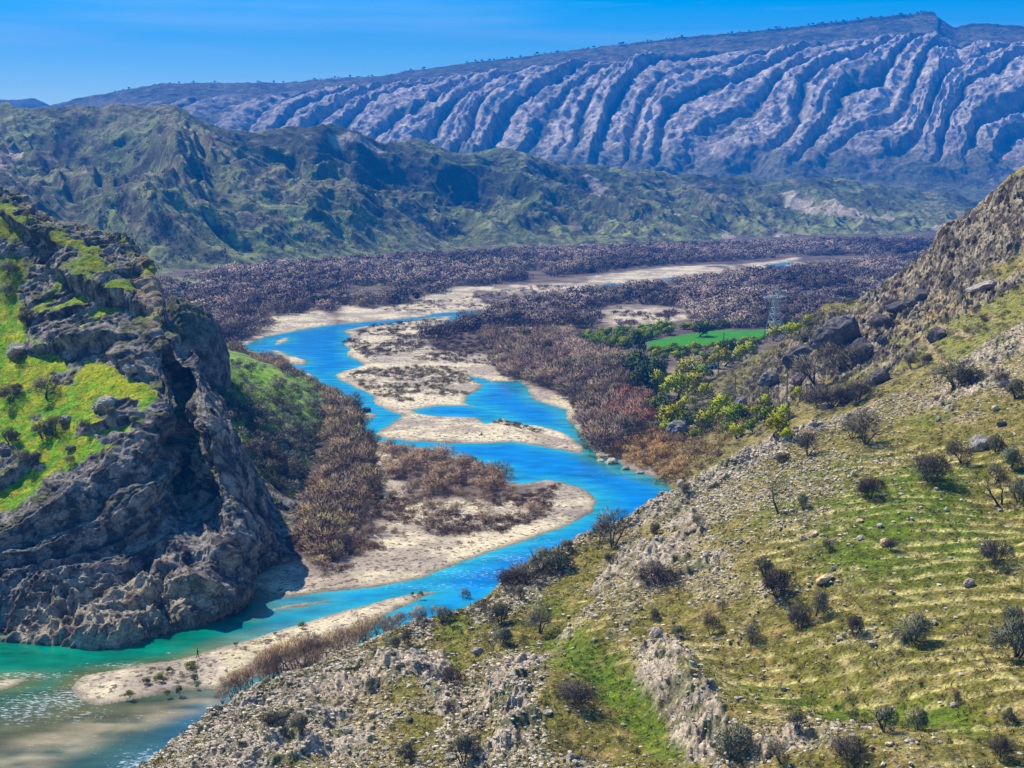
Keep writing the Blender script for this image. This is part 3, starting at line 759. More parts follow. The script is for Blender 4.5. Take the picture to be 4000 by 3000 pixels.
land('cliff', cp2, cc, M_cliff, {'fleck': .12 * (1 - rock) + .35 * rock})
CLIFF = dict(p=cp2, PX=PX, PY=PY, rock=rock)

# the rock rib that leans out behind the buttress
th = np.linspace(0, math.pi, 150)[:, None]; phh = np.linspace(0, 2 * math.pi, 260)[None, :]
ex, ey, ez = np.sin(th) * np.cos(phh), np.sin(th) * np.sin(phh), np.cos(th) + 0 * phh
c_ = P(715, 1440, 392)
rr_ = 1 + .10 * fbm(ex * 1.6, ey * 1.6, ez * 1.6, seed=93, oct=4) + .05 * ridged(ex * 5, ey * 5, ez * 3, seed=94, oct=4)
rib_ = np.stack([c_[0] + 12.2 * ex * rr_ + .28 * (-ez) * 7, c_[1] + 16 * ey * rr_, c_[2] + 19.5 * ez * rr_], -1)
n4 = fbm(rib_[..., 0] * .4, rib_[..., 1] * .4, rib_[..., 2] * .4, seed=98, oct=4)
rcc = mixc(C(.21, .19, .17)[None, None], C(.08, .08, .085)[None, None], smooth(-.25, .35, n4))
rcc = mixc(rcc, C(.10, .13, .03)[None, None] + 0 * rcc, smooth(.3, .8, ez + .4 * n4) * .5)
land('cliff', rib_, rcc, M_cliff, {'fleck': .3 + 0 * ez})

# slope behind the cliff, down to the thicket
SL = [
 [(1120,2120),(1230,1950),(1265,1800),(1300,1690),(1345,1590),(1250,1490),(1080,1420),(920,1350),(800,1300)],
 [(1090,2020,332),(1150,1860,365),(1185,1730,410),(1215,1620,450),(1210,1530,490),(1090,1455,520),(950,1405,560),(840,1370,600),(720,1330,650)],
 [(990,1900,340),(1030,1730,370),(1020,1600,400),(1000,1520,430),(960,1462,460),(880,1424,480),(800,1405,500),(740,1385,530),(650,1350,560)],
 [(870,1750,345),(860,1570,375),(845,1460,400),(825,1412,420),(780,1385,440),(720,1375,460),(680,1380,480),(640,1380,500),(560,1360,530)],
 [(650,1600,345),(600,1480,375),(580,1400,400),(560,1380,420),(520,1380,440),(480,1400,460),(450,1400,480),(420,1400,500),(380,1400,530)]]
rows = [[zP(*q) for q in r_] for r_ in SL]
bp_ = net(rows, 260, 420)
hx, hy, hz = [bp_[..., i].copy() for i in range(3)]
PX, PY = prj(hx, hy, hz)
med = fbm(hx * .08, hy * .08, seed=95, oct=4)
rk = smooth(.45, .7, 1.0 * blob(1160, 1720, 70, 80, 30) + .8 * blob(1120, 1830, 60, 60, 0) + .25 * med + .1)
hz = hz + 1.1 * med + rk * 3.5 * (ridged(hx * .12, hy * .12, hz * .12, seed=96, oct=4) - .35)
n3 = fbm(hx * .25, hy * .25, seed=97, oct=4)
cc = mixc(C(.12, .30, .012)[None, None], C(.24, .34, .03)[None, None], smooth(-.3, .35, n3))
cc = mixc(cc, C(.17, .15, .12)[None, None] + 0 * cc, np.maximum(rk, smooth(.2, .5, med - .2 * n3) * .6))
M_slope = land_material('green_scrub_slope', (.35, 1.5), .5, 1.5, bump=.7, bump_dist=.4)
land('slope', np.stack([hx, hy, hz], -1), cc, M_slope)
SLOPE = dict(PX=PX, PY=PY)

# ================================================================ MIDDLE HILLS
cr = [(-900,520,1900),(-400,470,1950),(0,440,2000),(120,425,2000),(330,418,2020),(400,436,2020),(480,425,2040),(700,438,2050),(850,508,2000),(1020,520,2050),(1120,490,2100),(1230,515,2080),(1310,492,2150),(1400,520,2150),(1500,560,2200),(1650,557,2250),(1750,588,2250),(1900,598,2300),(2040,605,2300),(2180,640,2350),
      (2330,650,2400),(2470,668,2450),(2600,690,2500),(2760,700,2550),(2900,705,2600),(3050,720,2600),(3230,700,2650),(3400,720,2700),(3550,745,2750),(3750,770,2800),(3900,800,2850),(4200,830,2900),(4700,840,3000)]
ba = [(-900,1250),(-400,1180),(0,1130),(150,1115),(350,1100),(480,1100),(600,1100),(750,1092),(850,1085),(1000,1070),(1100,1055),(1230,1040),(1310,1030),(1400,1022),(1500,1012),(1650,1002),(1750,995),(1900,988),(2040,982),(2180,978),
      (2330,975),(2470,970),(2600,965),(2760,955),(2900,948),(3050,945),(3230,938),(3400,934),(3550,932),(3750,930),(3900,930),(4200,930),(4700,930)]
cw = [P(*c_) for c_ in cr]; bw = [P(X, Y, None, -3.0) for X, Y in ba]
rows = [[b_ + np.array([0, -60, -6]) for b_ in bw], bw]
for t_ in (.2, .4, .6, .8):
    rows.append([b_ * (1 - t_) + c_ * t_ - np.array([0, 0, (c_[2] + 3) * (t_ - t_ ** 1.25)]) for b_, c_ in zip(bw, cw)])
rows += [cw, [c_ + np.array([0, 120, -.45 * c_[2]]) for c_ in cw], [c_ + np.array([0, 300, -.8 * c_[2] - 8]) for c_ in cw], [c_ + np.array([0, 500, -c_[2] - 12]) for c_ in cw]]
mp_ = net(rows, 620, 1150)
hx, hy, hz = [mp_[..., i].copy() for i in range(3)]
nv_ = mp_.shape[0]
v_ = np.linspace(0, 9, nv_)[:, None] + 0 * hx          # 1 = base, 6 = crest
t_ = np.clip((v_ - 1) / 5, 0, 1.8)
env = np.clip(smooth(0, .25, t_) * smooth(1.0, .62, t_), 0, 1)
back = smooth(1.0, 1.1, t_)
# spurs run from the crest down and to the right
q = hx * .0034 - (1 - t_) * 1.6 * smooth(900, -300, hx) + (1 - t_) * .5 * smooth(200, 900, hx) + .35 * perlin(hx * .002, hy * .002, seed=101)
r1 = 1 - np.abs(perlin(q, t_ * .7 + 3, seed=102)) * 2.4
r2 = 1 - np.abs(perlin(q * 2.7 + .5 * t_, t_ * 1.8 + 9, seed=103)) * 2.2
r3 = 1 - np.abs(fbm(q * 7, hy * .008, seed=104, oct=3)) * 2
r4 = ridged(hx * .014, hy * .014, seed=105, oct=5)
Hc = np.clip(hz.max(axis=0, keepdims=True), 40, 200)
dz = (r1 - .45) * .20 * Hc + (r2 - .45) * .28 * Hc + ((r3 - .4) * 14 + (r4 - .5) * 20) * (1 - .6 * smooth(150, 800, hx))
hz = hz + env * dz + (1 - env) * smooth(.3, .9, t_) * (fbm(hx * .01, hy * .01, seed=106, oct=4) * 9 + (r4 - .5) * 14)
hz = hz + 1.6 * fbm(hx * .03, hy * .03, seed=107, oct=4) * smooth(.02, .2, t_)
PX, PY = prj(hx, hy, hz)
n3 = fbm(hx * .012, hy * .012, seed=108, oct=5); n4 = fbm(hx * .05, hy * .05, seed=109, oct=4)
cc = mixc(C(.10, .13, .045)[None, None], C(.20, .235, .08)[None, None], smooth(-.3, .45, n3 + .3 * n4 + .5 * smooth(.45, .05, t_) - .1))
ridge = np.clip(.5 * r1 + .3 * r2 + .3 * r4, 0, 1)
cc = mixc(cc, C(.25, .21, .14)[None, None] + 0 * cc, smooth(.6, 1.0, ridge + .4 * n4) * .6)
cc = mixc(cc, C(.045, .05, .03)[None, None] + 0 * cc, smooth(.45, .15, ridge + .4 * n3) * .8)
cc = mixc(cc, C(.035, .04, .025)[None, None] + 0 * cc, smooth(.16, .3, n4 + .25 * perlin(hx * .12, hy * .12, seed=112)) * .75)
cc = mixc(cc, C(.40, .33, .26)[None, None] + 0 * cc, smooth(.5, .7, 1.1 * blob(30, 620, 90, 40, -20) + .3 * n4))
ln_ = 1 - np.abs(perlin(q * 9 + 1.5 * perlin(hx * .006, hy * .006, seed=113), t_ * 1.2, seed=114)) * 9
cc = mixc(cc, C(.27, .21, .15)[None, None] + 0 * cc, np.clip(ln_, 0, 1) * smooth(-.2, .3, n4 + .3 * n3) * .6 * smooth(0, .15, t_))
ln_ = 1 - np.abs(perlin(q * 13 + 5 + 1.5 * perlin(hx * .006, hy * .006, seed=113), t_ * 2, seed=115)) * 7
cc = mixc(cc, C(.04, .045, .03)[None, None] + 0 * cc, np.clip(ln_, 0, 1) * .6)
TR = [[(1300,545),(1500,600)],[(2450,815),(2600,850),(2750,868),(2790,900),(2830,945),(2870,960)],[(2870,955),(3000,948),(3250,940),(3400,936)],[(3420,950),(3700,930)],[(3070,770),(3090,790),(3150,800)],[(3240,815),(3350,835),(3400,850)],[(3750,880),(3660,890)],
      [(3150,830),(3480,850)],[(2300,690),(2350,740),(2300,800)]]
pd = np.full(hx.shape, 999.)
for pp in TR:
    w_ = []
    for (X, Y) in pp:
        k_ = np.argmin((PX - X) ** 2 + (PY - Y) ** 2 + 1e7 * (t_ > 1)); w_.append((hx.flat[k_], hy.flat[k_]))
    pd = np.minimum(pd, d_line(hx, hy, w_))
cc = mixc(cc, C(.42, .36, .27)[None, None] + 0 * cc, smooth(13, 6, pd + 3 * n4) * .9)
cc = mixc(cc, C(.38, .31, .25)[None, None] + 0 * cc, smooth(.5, .7, 1.1 * blob(3290, 830, 130, 16, 8) + .9 * blob(3040, 930, 60, 25, -40) + .9 * blob(3700, 890, 60, 18, 0) + .3 * n4) * .8)
cc = mixc(cc, C(.12, .21, .03)[None, None] + 0 * cc, smooth(.4, .7, 1.0 * blob(1850, 990, 90, 18, 0) + .8 * blob(2350, 975, 60, 10, 0) + .25 * n4) * .9)
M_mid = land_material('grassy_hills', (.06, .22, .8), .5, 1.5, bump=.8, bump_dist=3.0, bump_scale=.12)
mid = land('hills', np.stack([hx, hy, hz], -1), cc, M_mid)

# ================================================================ FAR RIDGE
cr = [(-1200,520),(-400,470),(0,440),(200,412),(350,385),(500,352),(650,335),(800,328),(1000,330),(1150,325),(1300,312),(1450,305),(1600,285),(1800,258),(2000,238),(2200,212),(2400,190),(2600,167),(2800,150),(3000,133),(3200,112),(3400,90),(3550,76),(3650,66),(3665,80),(3690,95),(3740,124),(3780,114),(3850,108),(4000,118),(4300,130),(4800,160),(5300,200)]
dcr = 4700
cw = [P(X, Y, dcr) for X, Y in cr]
bw = [P(X, 735 if X > 2000 else 735 - (2000 - X) * .03, 3350) for X, Y in cr]
rows = [[b_ + np.array([0, -200, -70]) for b_ in bw], bw]
for t_ in (.15, .32, .5, .68, .84):
    rows.append([b_ * (1 - t_) + c_ * t_ + np.array([0, 0, (c_[2] - b_[2]) * .10 * math.sin(math.pi * t_) * (1 if t_ > .4 else .2)]) for b_, c_ in zip(bw, cw)])
rows += [cw, [c_ + np.array([0, 150, -30]) for c_ in cw], [c_ + np.array([0, 900, -.9 * c_[2]]) for c_ in cw]]
fp = net(rows, 640, 1250)
hx, hy, hz = [fp[..., i].copy() for i in range(3)]
v_ = np.linspace(0, 9, fp.shape[0])[:, None] + 0 * hx
t_ = np.clip((v_ - 1) / 6, 0, 1.5)                     # 0 foot, 1 crest
lean = 560 * (t_ ** 1.7)                               # gullies lean to the right going up
hxa = hx / hy * 4000
s_ = (hxa - lean + 70 * perlin((hxa - lean) * .0045, hy * .0022, seed=121) + 16 * perlin(hx * .02, hy * .02, seed=122)) / 112.0
s_ = s_ + 1.5 * perlin(hx * .0035 + 7, t_ * .0 + 2.2, seed=123)
ph = s_ % 1.0; cell = np.floor(s_).astype(int)
amp = (.55 + .9 * ((np.sin(cell * 12.9898) * 43758.5453) % 1.0))
prof = (.62 * smooth(0, .30, ph) + .38 * ph / .8) * (1 - smooth(.80, 1.0, ph))     # gentle left flank, sharp right flank
cellB = np.floor(s_ + .5).astype(int)
ampc = .55 + .9 * ((np.sin(np.round(s_) * 0 + cell * 12.9898) * 43758.5453) % 1.0)
top = .80 + .05 * perlin(s_ * .9, t_ * 0, seed=124) - .12 * smooth(0, -1500, hx)
reg = smooth(top + .02, top - .10, t_) * smooth(.02, .26, t_) * (.25 + .75 * smooth(-1300, -300, hx))
rib = prof * amp
hz = hz + reg * (rib - .55) * 28
sub = 1 - np.abs(perlin(s_ * 3.1, t_ * 3.0, seed=125)) * 2
hz = hz + reg * sub * 13 + reg * (ridged(hx * .016, hy * .016, seed=126, oct=5) - .5) * 24
foot = smooth(.32, .05, t_)
hz = hz + foot * (ridged(hx * .004 + .002 * hy, hy * .004, seed=127, oct=5) - .5) * 75 * smooth(.0, .06, t_)
upm = smooth(top - .05, top + .05, t_) * smooth(1.0, .93, t_)
hz = hz + upm * (ridged(hx * .005, hy * .005, seed=128, oct=4) - .5) * 26 + fbm(hx * .03, hy * .03, seed=129, oct=3) * 3.5
PX, PY = prj(hx, hy, hz)
n3 = fbm(hx * .006, hy * .006, seed=131, oct=5); n4 = fbm(hx * .03, hy * .03, hz * .03, seed=132, oct=4)
rockf = np.clip(reg * smooth(.12, .40, prof * .8 + .15 * n4 + .12 * n3), 0, 1)
rockf = np.maximum(rockf, smooth(.25, .12, t_) * 0 + reg * smooth(.42, .28, t_) * smooth(-.4, .1, n3 + .4 * n4) * .8)
rockf *= smooth(.9, .6, ph) * .6 + .4  # light in the colour: lit left flanks stay pale, shaded right flanks darkened
cc = mixc(C(.07, .08, .045)[None, None], C(.12, .12, .07)[None, None], smooth(-.2, .3, n3))
cc = mixc(cc, C(.20, .16, .12)[None, None] + 0 * cc, smooth(.15, .5, n4) * upm * .6)
cc = mixc(cc, mixc(C(.52, .45, .38)[None, None], C(.25, .22, .19)[None, None], smooth(-.1, .5, n4 + .4 * n3)), rockf)
cc = mixc(cc, mixc(C(.13, .14, .08)[None, None], C(.34, .28, .25)[None, None], smooth(-.1, .35, n3 + .4 * n4)), foot * .85)
M_far = land_material('far_limestone_ridge', (.02, .08, .3), .6, 1.45, bump=.8, bump_dist=8.0, bump_scale=.05)
far = land('mountain', np.stack([hx, hy, hz], -1), cc, M_far)

# a more distant ridge at the left edge
cr = [(-1500,420),(-900,370),(-300,385),(0,392),(90,388),(135,392),(180,414),(230,436),(400,470),(700,520)]
cw = [P(X, Y, 5900) for X, Y in cr]
rows = [[c_ * np.array([1, 1, 0]) + np.array([0, -500, 20]) for c_ in cw], cw, [c_ * np.array([1, 1, 0]) + np.array([0, 300, 0]) for c_ in cw]]
dp = net(rows, 60, 300)
dp[..., 2] += fbm(dp[..., 0] * .004, dp[..., 1] * .004, seed=141, oct=5) * 22
cc = np.zeros_like(dp) + C(.10, .11, .08)
land('mountain', dp, cc, M_far)

# ================================================================ PLANTS AND STONES
bpy.context.view_layer.update()
LANDS = [bpy.data.objects[k] for k in ('ground', 'hillside', 'spur', 'cliff', 'slope', 'cliff.001')]
_dg = bpy.context.evaluated_depsgraph_get()

def hit(X, Y, only=None):
    v = Vector(pdir(X, Y)).normalized(); best = None
    for o in (only or LANDS):
        ok, loc, n, i = o.ray_cast(Vector(C0), v)
        if ok and (best is None or (loc - Vector(C0)).length < (best[0] - Vector(C0)).length): best = (loc.copy(), n.copy(), o)
    return best

def ground_z(x, y, objs=None):
    z = None
    for o in (objs or LANDS):
        ok, loc, n, i = o.ray_cast(Vector((x, y, 500)), Vector((0, 0, -1)))
        if ok and (z is None or loc.z > z): z = loc.z
    return z
GROUND, HILL, SPURO, CLIFFO, SLOPEO = [bpy.data.objects[k] for k in ('ground', 'hillside', 'spur', 'cliff', 'slope')]
rng = np.random.default_rng(7)

def slivers(pos, dirs, ln, wd, rs):
    """thin triangles: twigs or leaves"""
    n = len(pos)
    side = np.cross(dirs, rs.normal(size=(n, 3))); side /= np.linalg.norm(side, axis=1, keepdims=True) + 1e-9
    a = pos - side * wd[:, None] * .5; b = pos + side * wd[:, None] * .5; c = pos + dirs * ln[:, None]
    v = np.stack([a, b, c], 1).reshape(-1, 3)
    f = np.arange(3 * n).reshape(-1, 3)
    return v, f

def crown_proto(seed, n, ln, wd, rx=.5, zc=.58, rz=.42, lobes=7, up=.5, shell=.55, c0=(1, 1, 1), c1=(.6, .6, .6), low=0.0):
    """a crown of thin leaf or twig faces in several uneven lobes with gaps between them"""
    rs = np.random.default_rng(seed)
    lc = rs.normal(size=(lobes, 3)); lc /= np.linalg.norm(lc, axis=1, keepdims=True)
    lc *= rs.uniform(.35, .8, (lobes, 1)); lc[:, 2] = np.abs(lc[:, 2]) * .9 - .25
    lr = rs.uniform(.28, .55, lobes)
    k = rs.integers(0, lobes, n)
    d = rs.normal(size=(n, 3)); d /= np.linalg.norm(d, axis=1, keepdims=True)
    r = rs.uniform(shell, 1, n) ** .6
    q = lc[k] + d * (lr[k] * r)[:, None]
    pos = q * np.array([rx, rx, rz]) * 1.25 + np.array([0, 0, zc])
    pos[:, 2] = np.maximum(pos[:, 2], low + rs.uniform(0, .1, n))
    out = q / (np.linalg.norm(q, axis=1, keepdims=True) + 1e-6)
    dirs = out + rs.normal(size=(n, 3)) * .6 + np.array([0, 0, up]); dirs /= np.linalg.norm(dirs, axis=1, keepdims=True)
    v, f = slivers(pos, dirs, rs.uniform(.6, 1.2, n) * ln, rs.uniform(.7, 1.3, n) * wd, rs)
    nr = d * .6 + out * .5 + np.array([0, 0, .25]) + rs.normal(size=(n, 3)) * .22; nr /= np.linalg.norm(nr, axis=1, keepdims=True)
    t3 = v.reshape(-1, 3, 3); gn = np.cross(t3[:, 1] - t3[:, 0], t3[:, 2] - t3[:, 0])
    fl_ = np.einsum('ij,ij->i', gn, nr) < 0
    f[fl_] = f[fl_][:, ::-1]
    tone = rs.uniform(0, 1, lobes)[k] * .6 + rs.uniform(0, .4, n)
    c = np.array(c0)[None] * (1 - tone[:, None]) + np.array(c1)[None] * tone[:, None]
    return v, f, np.repeat(c, 3, 0), np.repeat(nr, 3, 0)

def tube(pts, rad, k=5):
    V, Fc = [], []
    pts = [np.array(p_, float) for p_ in pts]
    for i, p_ in enumerate(pts):
        t = pts[min(i + 1, len(pts) - 1)] - pts[max(i - 1, 0)]; t /= np.linalg.norm(t) + 1e-9
        a = np.cross(t, [0.3, 0.9, 0.1]); a /= np.linalg.norm(a) + 1e-9; b = np.cross(t, a)
        for j in range(k):
            w = 2 * math.pi * j / k
            V.append(p_ + (a * math.cos(w) + b * math.sin(w)) * rad[i])
    for i in range(len(pts) - 1):
        for j in range(k):
            Fc.append((i * k + j, i * k + (j + 1) % k, (i + 1) * k + (j + 1) % k, (i + 1) * k + j))
    return V, Fc

def limbs_proto(seed, stems=3, depth=3, spread=.55, r0=.022, lean=0.0):
    rs = np.random.default_rng(seed)
    V, Fc = [], []
    tips = []
    def grow(p_, d_, ln, r_, lv):
        n = 4; pts = [p_]; rr = [r_]
        for i in range(n):
            d_ = d_ + rs.normal(size=3) * .17; d_[2] += .03; d_ = d_ / np.linalg.norm(d_)
            p_ = p_ + d_ * ln / n; pts.append(p_); rr.append(r_ * (1 - .55 * (i + 1) / n))
        v, f = tube(pts, rr, 5 if lv > 1 else 3)
        o = len(V); V.extend(v); Fc.extend([tuple(a + o for a in q) for q in f])
        if lv == 0:
            tips.append((p_, d_)); return
        for c_ in range(rs.integers(3, 5)):
            dd = d_ + rs.normal(size=3) * .62; dd[2] += .12; dd /= np.linalg.norm(dd)
            grow(pts[-1 if c_ < 2 else -2], dd, ln * rs.uniform(.55, .8), rr[-1] * .85, lv - 1)
    for s_ in range(stems):
        a = rs.uniform(0, 6.28)
        d_ = np.array([math.cos(a) * spread + lean, math.sin(a) * spread, 1.0]); d_ /= np.linalg.norm(d_)
        grow(np.array([.02 * math.cos(a), .02 * math.sin(a), -.06]), d_, .36, r0, depth)
    V = np.array(V)
    V[:, :] *= 1.0 / max(V[:, 2].max(), .3)
    return V, np.array(Fc), tips

def me_of(name, v, f, mat, c=None, smooth_=False, nr=None):
    o = mesh_from(name, v, f, mat, c, smooth_=smooth_ or nr is not None, normals=nr)
    me = o.data
    bpy.data.objects.remove(o)
    return me

M_bark = plain('bark', (.06, .045, .035), .95, var=.4, scale=6)
M_twig = plant_material('grey_twigs', (1, 1, 1), .7, .02)
M_leafy = plant_material('green_leaves', (1, 1, 1), .45, .02)

# --- near bushes: trunk and crown as separate meshes
BUSH = {}
for kind, par in {
    'round': dict(n=3200, ln=.15, wd=.013, rx=.62, zc=.42, rz=.42, lobes=12, up=.5, c0=(.13, .11, .10), c1=(.05, .045, .045)),
    'open': dict(n=1700, ln=.15, wd=.012, rx=.48, zc=.54, rz=.40, lobes=9, up=.6, c0=(.23, .21, .15), c1=(.07, .07, .055)),
    'olive': dict(n=2800, ln=.10, wd=.020, rx=.48, zc=.50, rz=.44, lobes=9, up=.3, c0=(.27, .29, .19), c1=(.07, .08, .055)),
    'bare': dict(n=420, ln=.16, wd=.008, rx=.52, zc=.66, rz=.32, lobes=7, up=.6, c0=(.12, .10, .08), c1=(.06, .05, .04)),
}.items():
    BUSH[kind] = []
    for s in range(4):
        v, f, c, nr = crown_proto(100 + s * 7 + len(kind), **par)
        cm = me_of('crown', v, f, M_twig, c, nr=nr)
        st = dict(round=(7, 2, .75, .014), open=(3, 3, .45, .026), olive=(3, 2, .4, .028), bare=(2, 3, .5, .030))[kind]
        V, Fc, tp = limbs_proto(200 + s * 3 + len(kind), st[0], st[1], st[2], st[3])
        BUSH[kind].append((cm, me_of('trunk', V, Fc, M_bark)))

def add_bush(kind, loc, h, label, name='bush', cat='bush', group=None, w=1.0, v=None, rz=None):
    cm, tm = BUSH[kind][rng.integers(0, 4) if v is None else v]
    t = thing(name, loc, label, cat, group, rz=rng.uniform(0, 6.28) if rz is None else rz)
    t.scale = (h * w * rng.uniform(.85, 1.25), h * w * rng.uniform(.8, 1.1), h * rng.uniform(.9, 1.08))
    for nm, me in (('trunk', tm), ('crown', cm)):
        o = bpy.data.objects.new(nm, me); col.objects.link(o); o.parent = t
    return t

# (x, y of the foot and height in the 2212 x 1659 view, kind, width, label)
NEARB = [
 (1245,1514,48,'round',1.05,'round dark leafless bush alone on the green patch at the bottom centre'),
 (1885,1078,48,'round',.95,'small round dark bush on the stony slope below the long pale outcrop'),
 (2010,1040,62,'round',.95,'large round dark bush just left of the striped sheep-track slope'),
 (1420,1262,44,'round',1.1,'wide flat dark bush on the tan shoulder above the river bend'),
 (1322,1180,72,'open',.8,'tallest thin tree on the crest right above the river rapids'),
 (1296,1172,42,'open',.8,'small bent tree just left of the tallest crest tree above the rapids'),
 (1172,1228,46,'olive',.9,'bushy crest tree with dark crown above the blue rapids'),
 (1205,1232,52,'olive',1.0,'broad crown bush touching the right side of the dark crest tree'),
 (1138,1262,48,'open',1.1,'spreading low tree on the crest beside the grey rock ledge'),
 (1108,1262,34,'round',1.2,'low sprawling scrub on the grey crest ledge above the water'),
 (1080,1352,46,'olive',.9,'upper of two dark bushes stacked on the green shoulder'),
 (1082,1396,48,'olive',.8,'lower of two dark bushes stacked on the green shoulder'),
 (1166,1368,52,'open',.8,'leaning thin tree at the upper end of the pale stony strip'),
 (1118,1300,34,'open',.8,'small thin tree behind the pair of stacked dark bushes'),
 (1036,1323,32,'open',.7,'slim little tree on the crest beside the pale bank and water'),
 (1004,1298,26,'open',.8,'tiny twiggy bush at the crest edge against the blue water'),
 (960,1342,30,'olive',1.0,'grey low bush on the crest next to the tan grass lip'),
 (1062,1392,28,'bare',.8,'curved bare sapling beside the squared dark boulder'),
 (978,1480,42,'round',.8,'dark oval bush on the tan slope left of the green stripe'),
 (1026,1478,22,'bare',.9,'small bare sapling at the top edge of the pale outcrop'),
 (970,1540,30,'open',.8,'thin dark shrub below the oval dark bush'),
 (1010,1560,28,'bare',1.1,'arched bare branch at the left end of the biggest outcrop'),
 (880,1640,38,'olive',.8,'grey-green bush at the bottom of the rocky lower slope'),
 (648,1584,40,'olive',.9,'dark bush with its shadow at the foot of the green hollow'),
 (590,1566,32,'olive',1.1,'spreading bush on the rocks left of the green hollow'),
 (882,1396,38,'open',.8,'thin tree at the crest where the willow thicket ends'),
 (845,1400,30,'olive',.9,'dark bush on the crest beside the last willow'),
 (905,1345,26,'open',1.0,'small pale twiggy bush on the crest over the narrow channel'),
 (770,1345,24,'bare',1.0,'tiny bare shrub on the rocks near the willows'),
 (1002,1652,62,'olive',.8,'tall dark bush at the bottom edge below the narrow path'),
 (1685,1108,62,'bare',.9,'bare forked tree standing alone on the pale stony patch'),
 (1735,1102,36,'olive',.6,'dark small bush just right of the forked bare tree'),
 (1745,985,52,'open',.9,'thin tree on the long pale outcrop at the crest'),
 (1870,960,66,'open',.95,'tallest two-stemmed tree on the crest with a black shadow'),
 (1838,948,48,'open',.7,'tree at the left of the two-stemmed crest tree'),
 (1690,1000,22,'round',1.2,'small purple-brown shrub on the crest outcrop'),
 (2062,838,52,'olive',1.2,'dense dark bush with big shadow high on the crest'),
 (2100,830,34,'olive',1.0,'smaller bush at the right of the dense one high on the crest'),
 (2160,836,34,'open',.8,'little tree on the pale rock slabs near the right edge'),
 (2196,862,44,'olive',.8,'dark tree at the right edge below the pale rock slabs'),
 (2080,1000,44,'open',1.0,'twiggy bush leaning against the shadowed boulder'),
 (2150,978,40,'olive',.8,'dark bush right of the shadowed boulder'),
 (2185,1010,44,'olive',.9,'dark wide bush near the right edge below the boulder'),
 (2152,1036,32,'open',.9,'small crooked tree below the bush beside the boulder'),
 (2164,1092,64,'bare',.8,'dead bare tree with crooked limbs near the right edge'),
 (2200,1085,44,'olive',.9,'dark bush cut by the right edge beside the dead tree'),
 (2150,1215,58,'round',.8,'feathery grey bush with long shadow on the striped slope'),
 (1648,1240,38,'olive',.75,'grey upper bush of the leaning pair in mid slope'),
 (1680,1292,66,'round',.7,'black-brown lower bush of the leaning pair in mid slope'),
 (1760,1330,54,'open',.75,'thin grey-topped tree over a wide black shadow'),
 (1728,1352,52,'round',.55,'dark bush just left below the grey-topped tree'),
 (1846,1372,44,'round',.5,'narrow dark shrub right of the wide black shadow'),
 (1535,1372,44,'open',.6,'dark crooked shrub on the pale streak in the middle'),
 (1466,1378,28,'olive',.8,'little grey bush right of the pink soil patch'),
 (1414,1340,26,'olive',.6,'little dark bush beside the orange dry gully head'),
 (1622,1392,44,'open',.6,'slim shrub in the stones left of the paths'),
 (1976,1384,58,'olive',1.0,'large grey-green bush with violet shrubs at its foot'),
 (2090,1375,34,'bare',1.1,'arching bare shrub between the gully and the right edge'),
 (2190,1352,46,'olive',.9,'pale green bush at the right edge, upper of two'),
 (2190,1420,78,'olive',.9,'biggest grey-green bush at the right edge'),
 (1925,1188,28,'open',.9,'small shrub beside the pale round boulder'),
 (1480,1068,24,'olive',.8,'small shrub on the crest close to the river bend tip'),
 (1413,1158,28,'olive',.7,'small dark bush on the shoulder right of the crest trees'),
 (1508,1135,24,'open',.8,'low shrub on the shoulder beside the pale streak'),
 (1470,1296,36,'bare',.7,'bare leaning shrub below the wide flat bush'),
 (1574,1648,74,'olive',.85,'big bush by the green flat at the bottom'),
 (1688,1648,54,'open',.8,'twiggy bush right of the big bottom bush'),
 (1836,1636,56,'round',.85,'dark bush casting a blue-black shadow at the bottom right'),
 (1912,1580,54,'olive',.85,'green-brown bush in the middle of three on the lower right'),
 (1982,1576,48,'olive',.7,'grey bush at the right of three on the lower right'),
 (1722,1572,34,'olive',.9,'small dark bush on the stones above the bottom bushes'),
 (1842,1556,26,'open',.7,'tiny shrub left of the green-brown bush'),
 (1750,1530,32,'bare',.6,'thin dark shrub in the green hollow edge'),
 (2060,1520,30,'open',.7,'dark shrub on the stony knoll right of the valley hollow'),
 (2180,1560,36,'olive',.6,'slim bush near the right edge of the lower slope'),
 (2160,1640,56,'round',.7,'dark bush in the bottom right corner'),
 (1750,1655,30,'bare',.6,'bare sapling at the bottom edge between two bushes'),
 (505,1560,24,'bare',.9,'small bare shrub on the lowest rocks by the water'),
 (1320,1215,24,'olive',.8,'low bush below the tallest crest tree'),
 (1225,1190,24,'olive',1.0,'flat bush on the dark crest ledge'),
 (1560,1320,24,'open',.7,'thin shrub between pale streak and tracks'),
 (900,1460,24,'bare',.8,'bare twig bush on the big rocky hump'),
 (800,1490,28,'olive',.6,'narrow dark shrub in the notch of the rocks'),
 (1790,1190,26,'open',.8,'small shrub near the two tan slabs'),
]
K = 4000 / 2212.0
for (x, y, h, kind, w, lab) in NEARB:
    r_ = hit(x * K, y * K)
    if r_ is None: continue
    loc = r_[0]
    px_m = F / loc.y
    add_bush(kind, loc - Vector((0, 0, .1)), h * K / px_m * 1.28, lab, 'tree' if kind in ('open', 'bare') and h > 45 else 'bush', 'tree' if kind in ('open', 'bare') and h > 45 else 'bush', w=w)

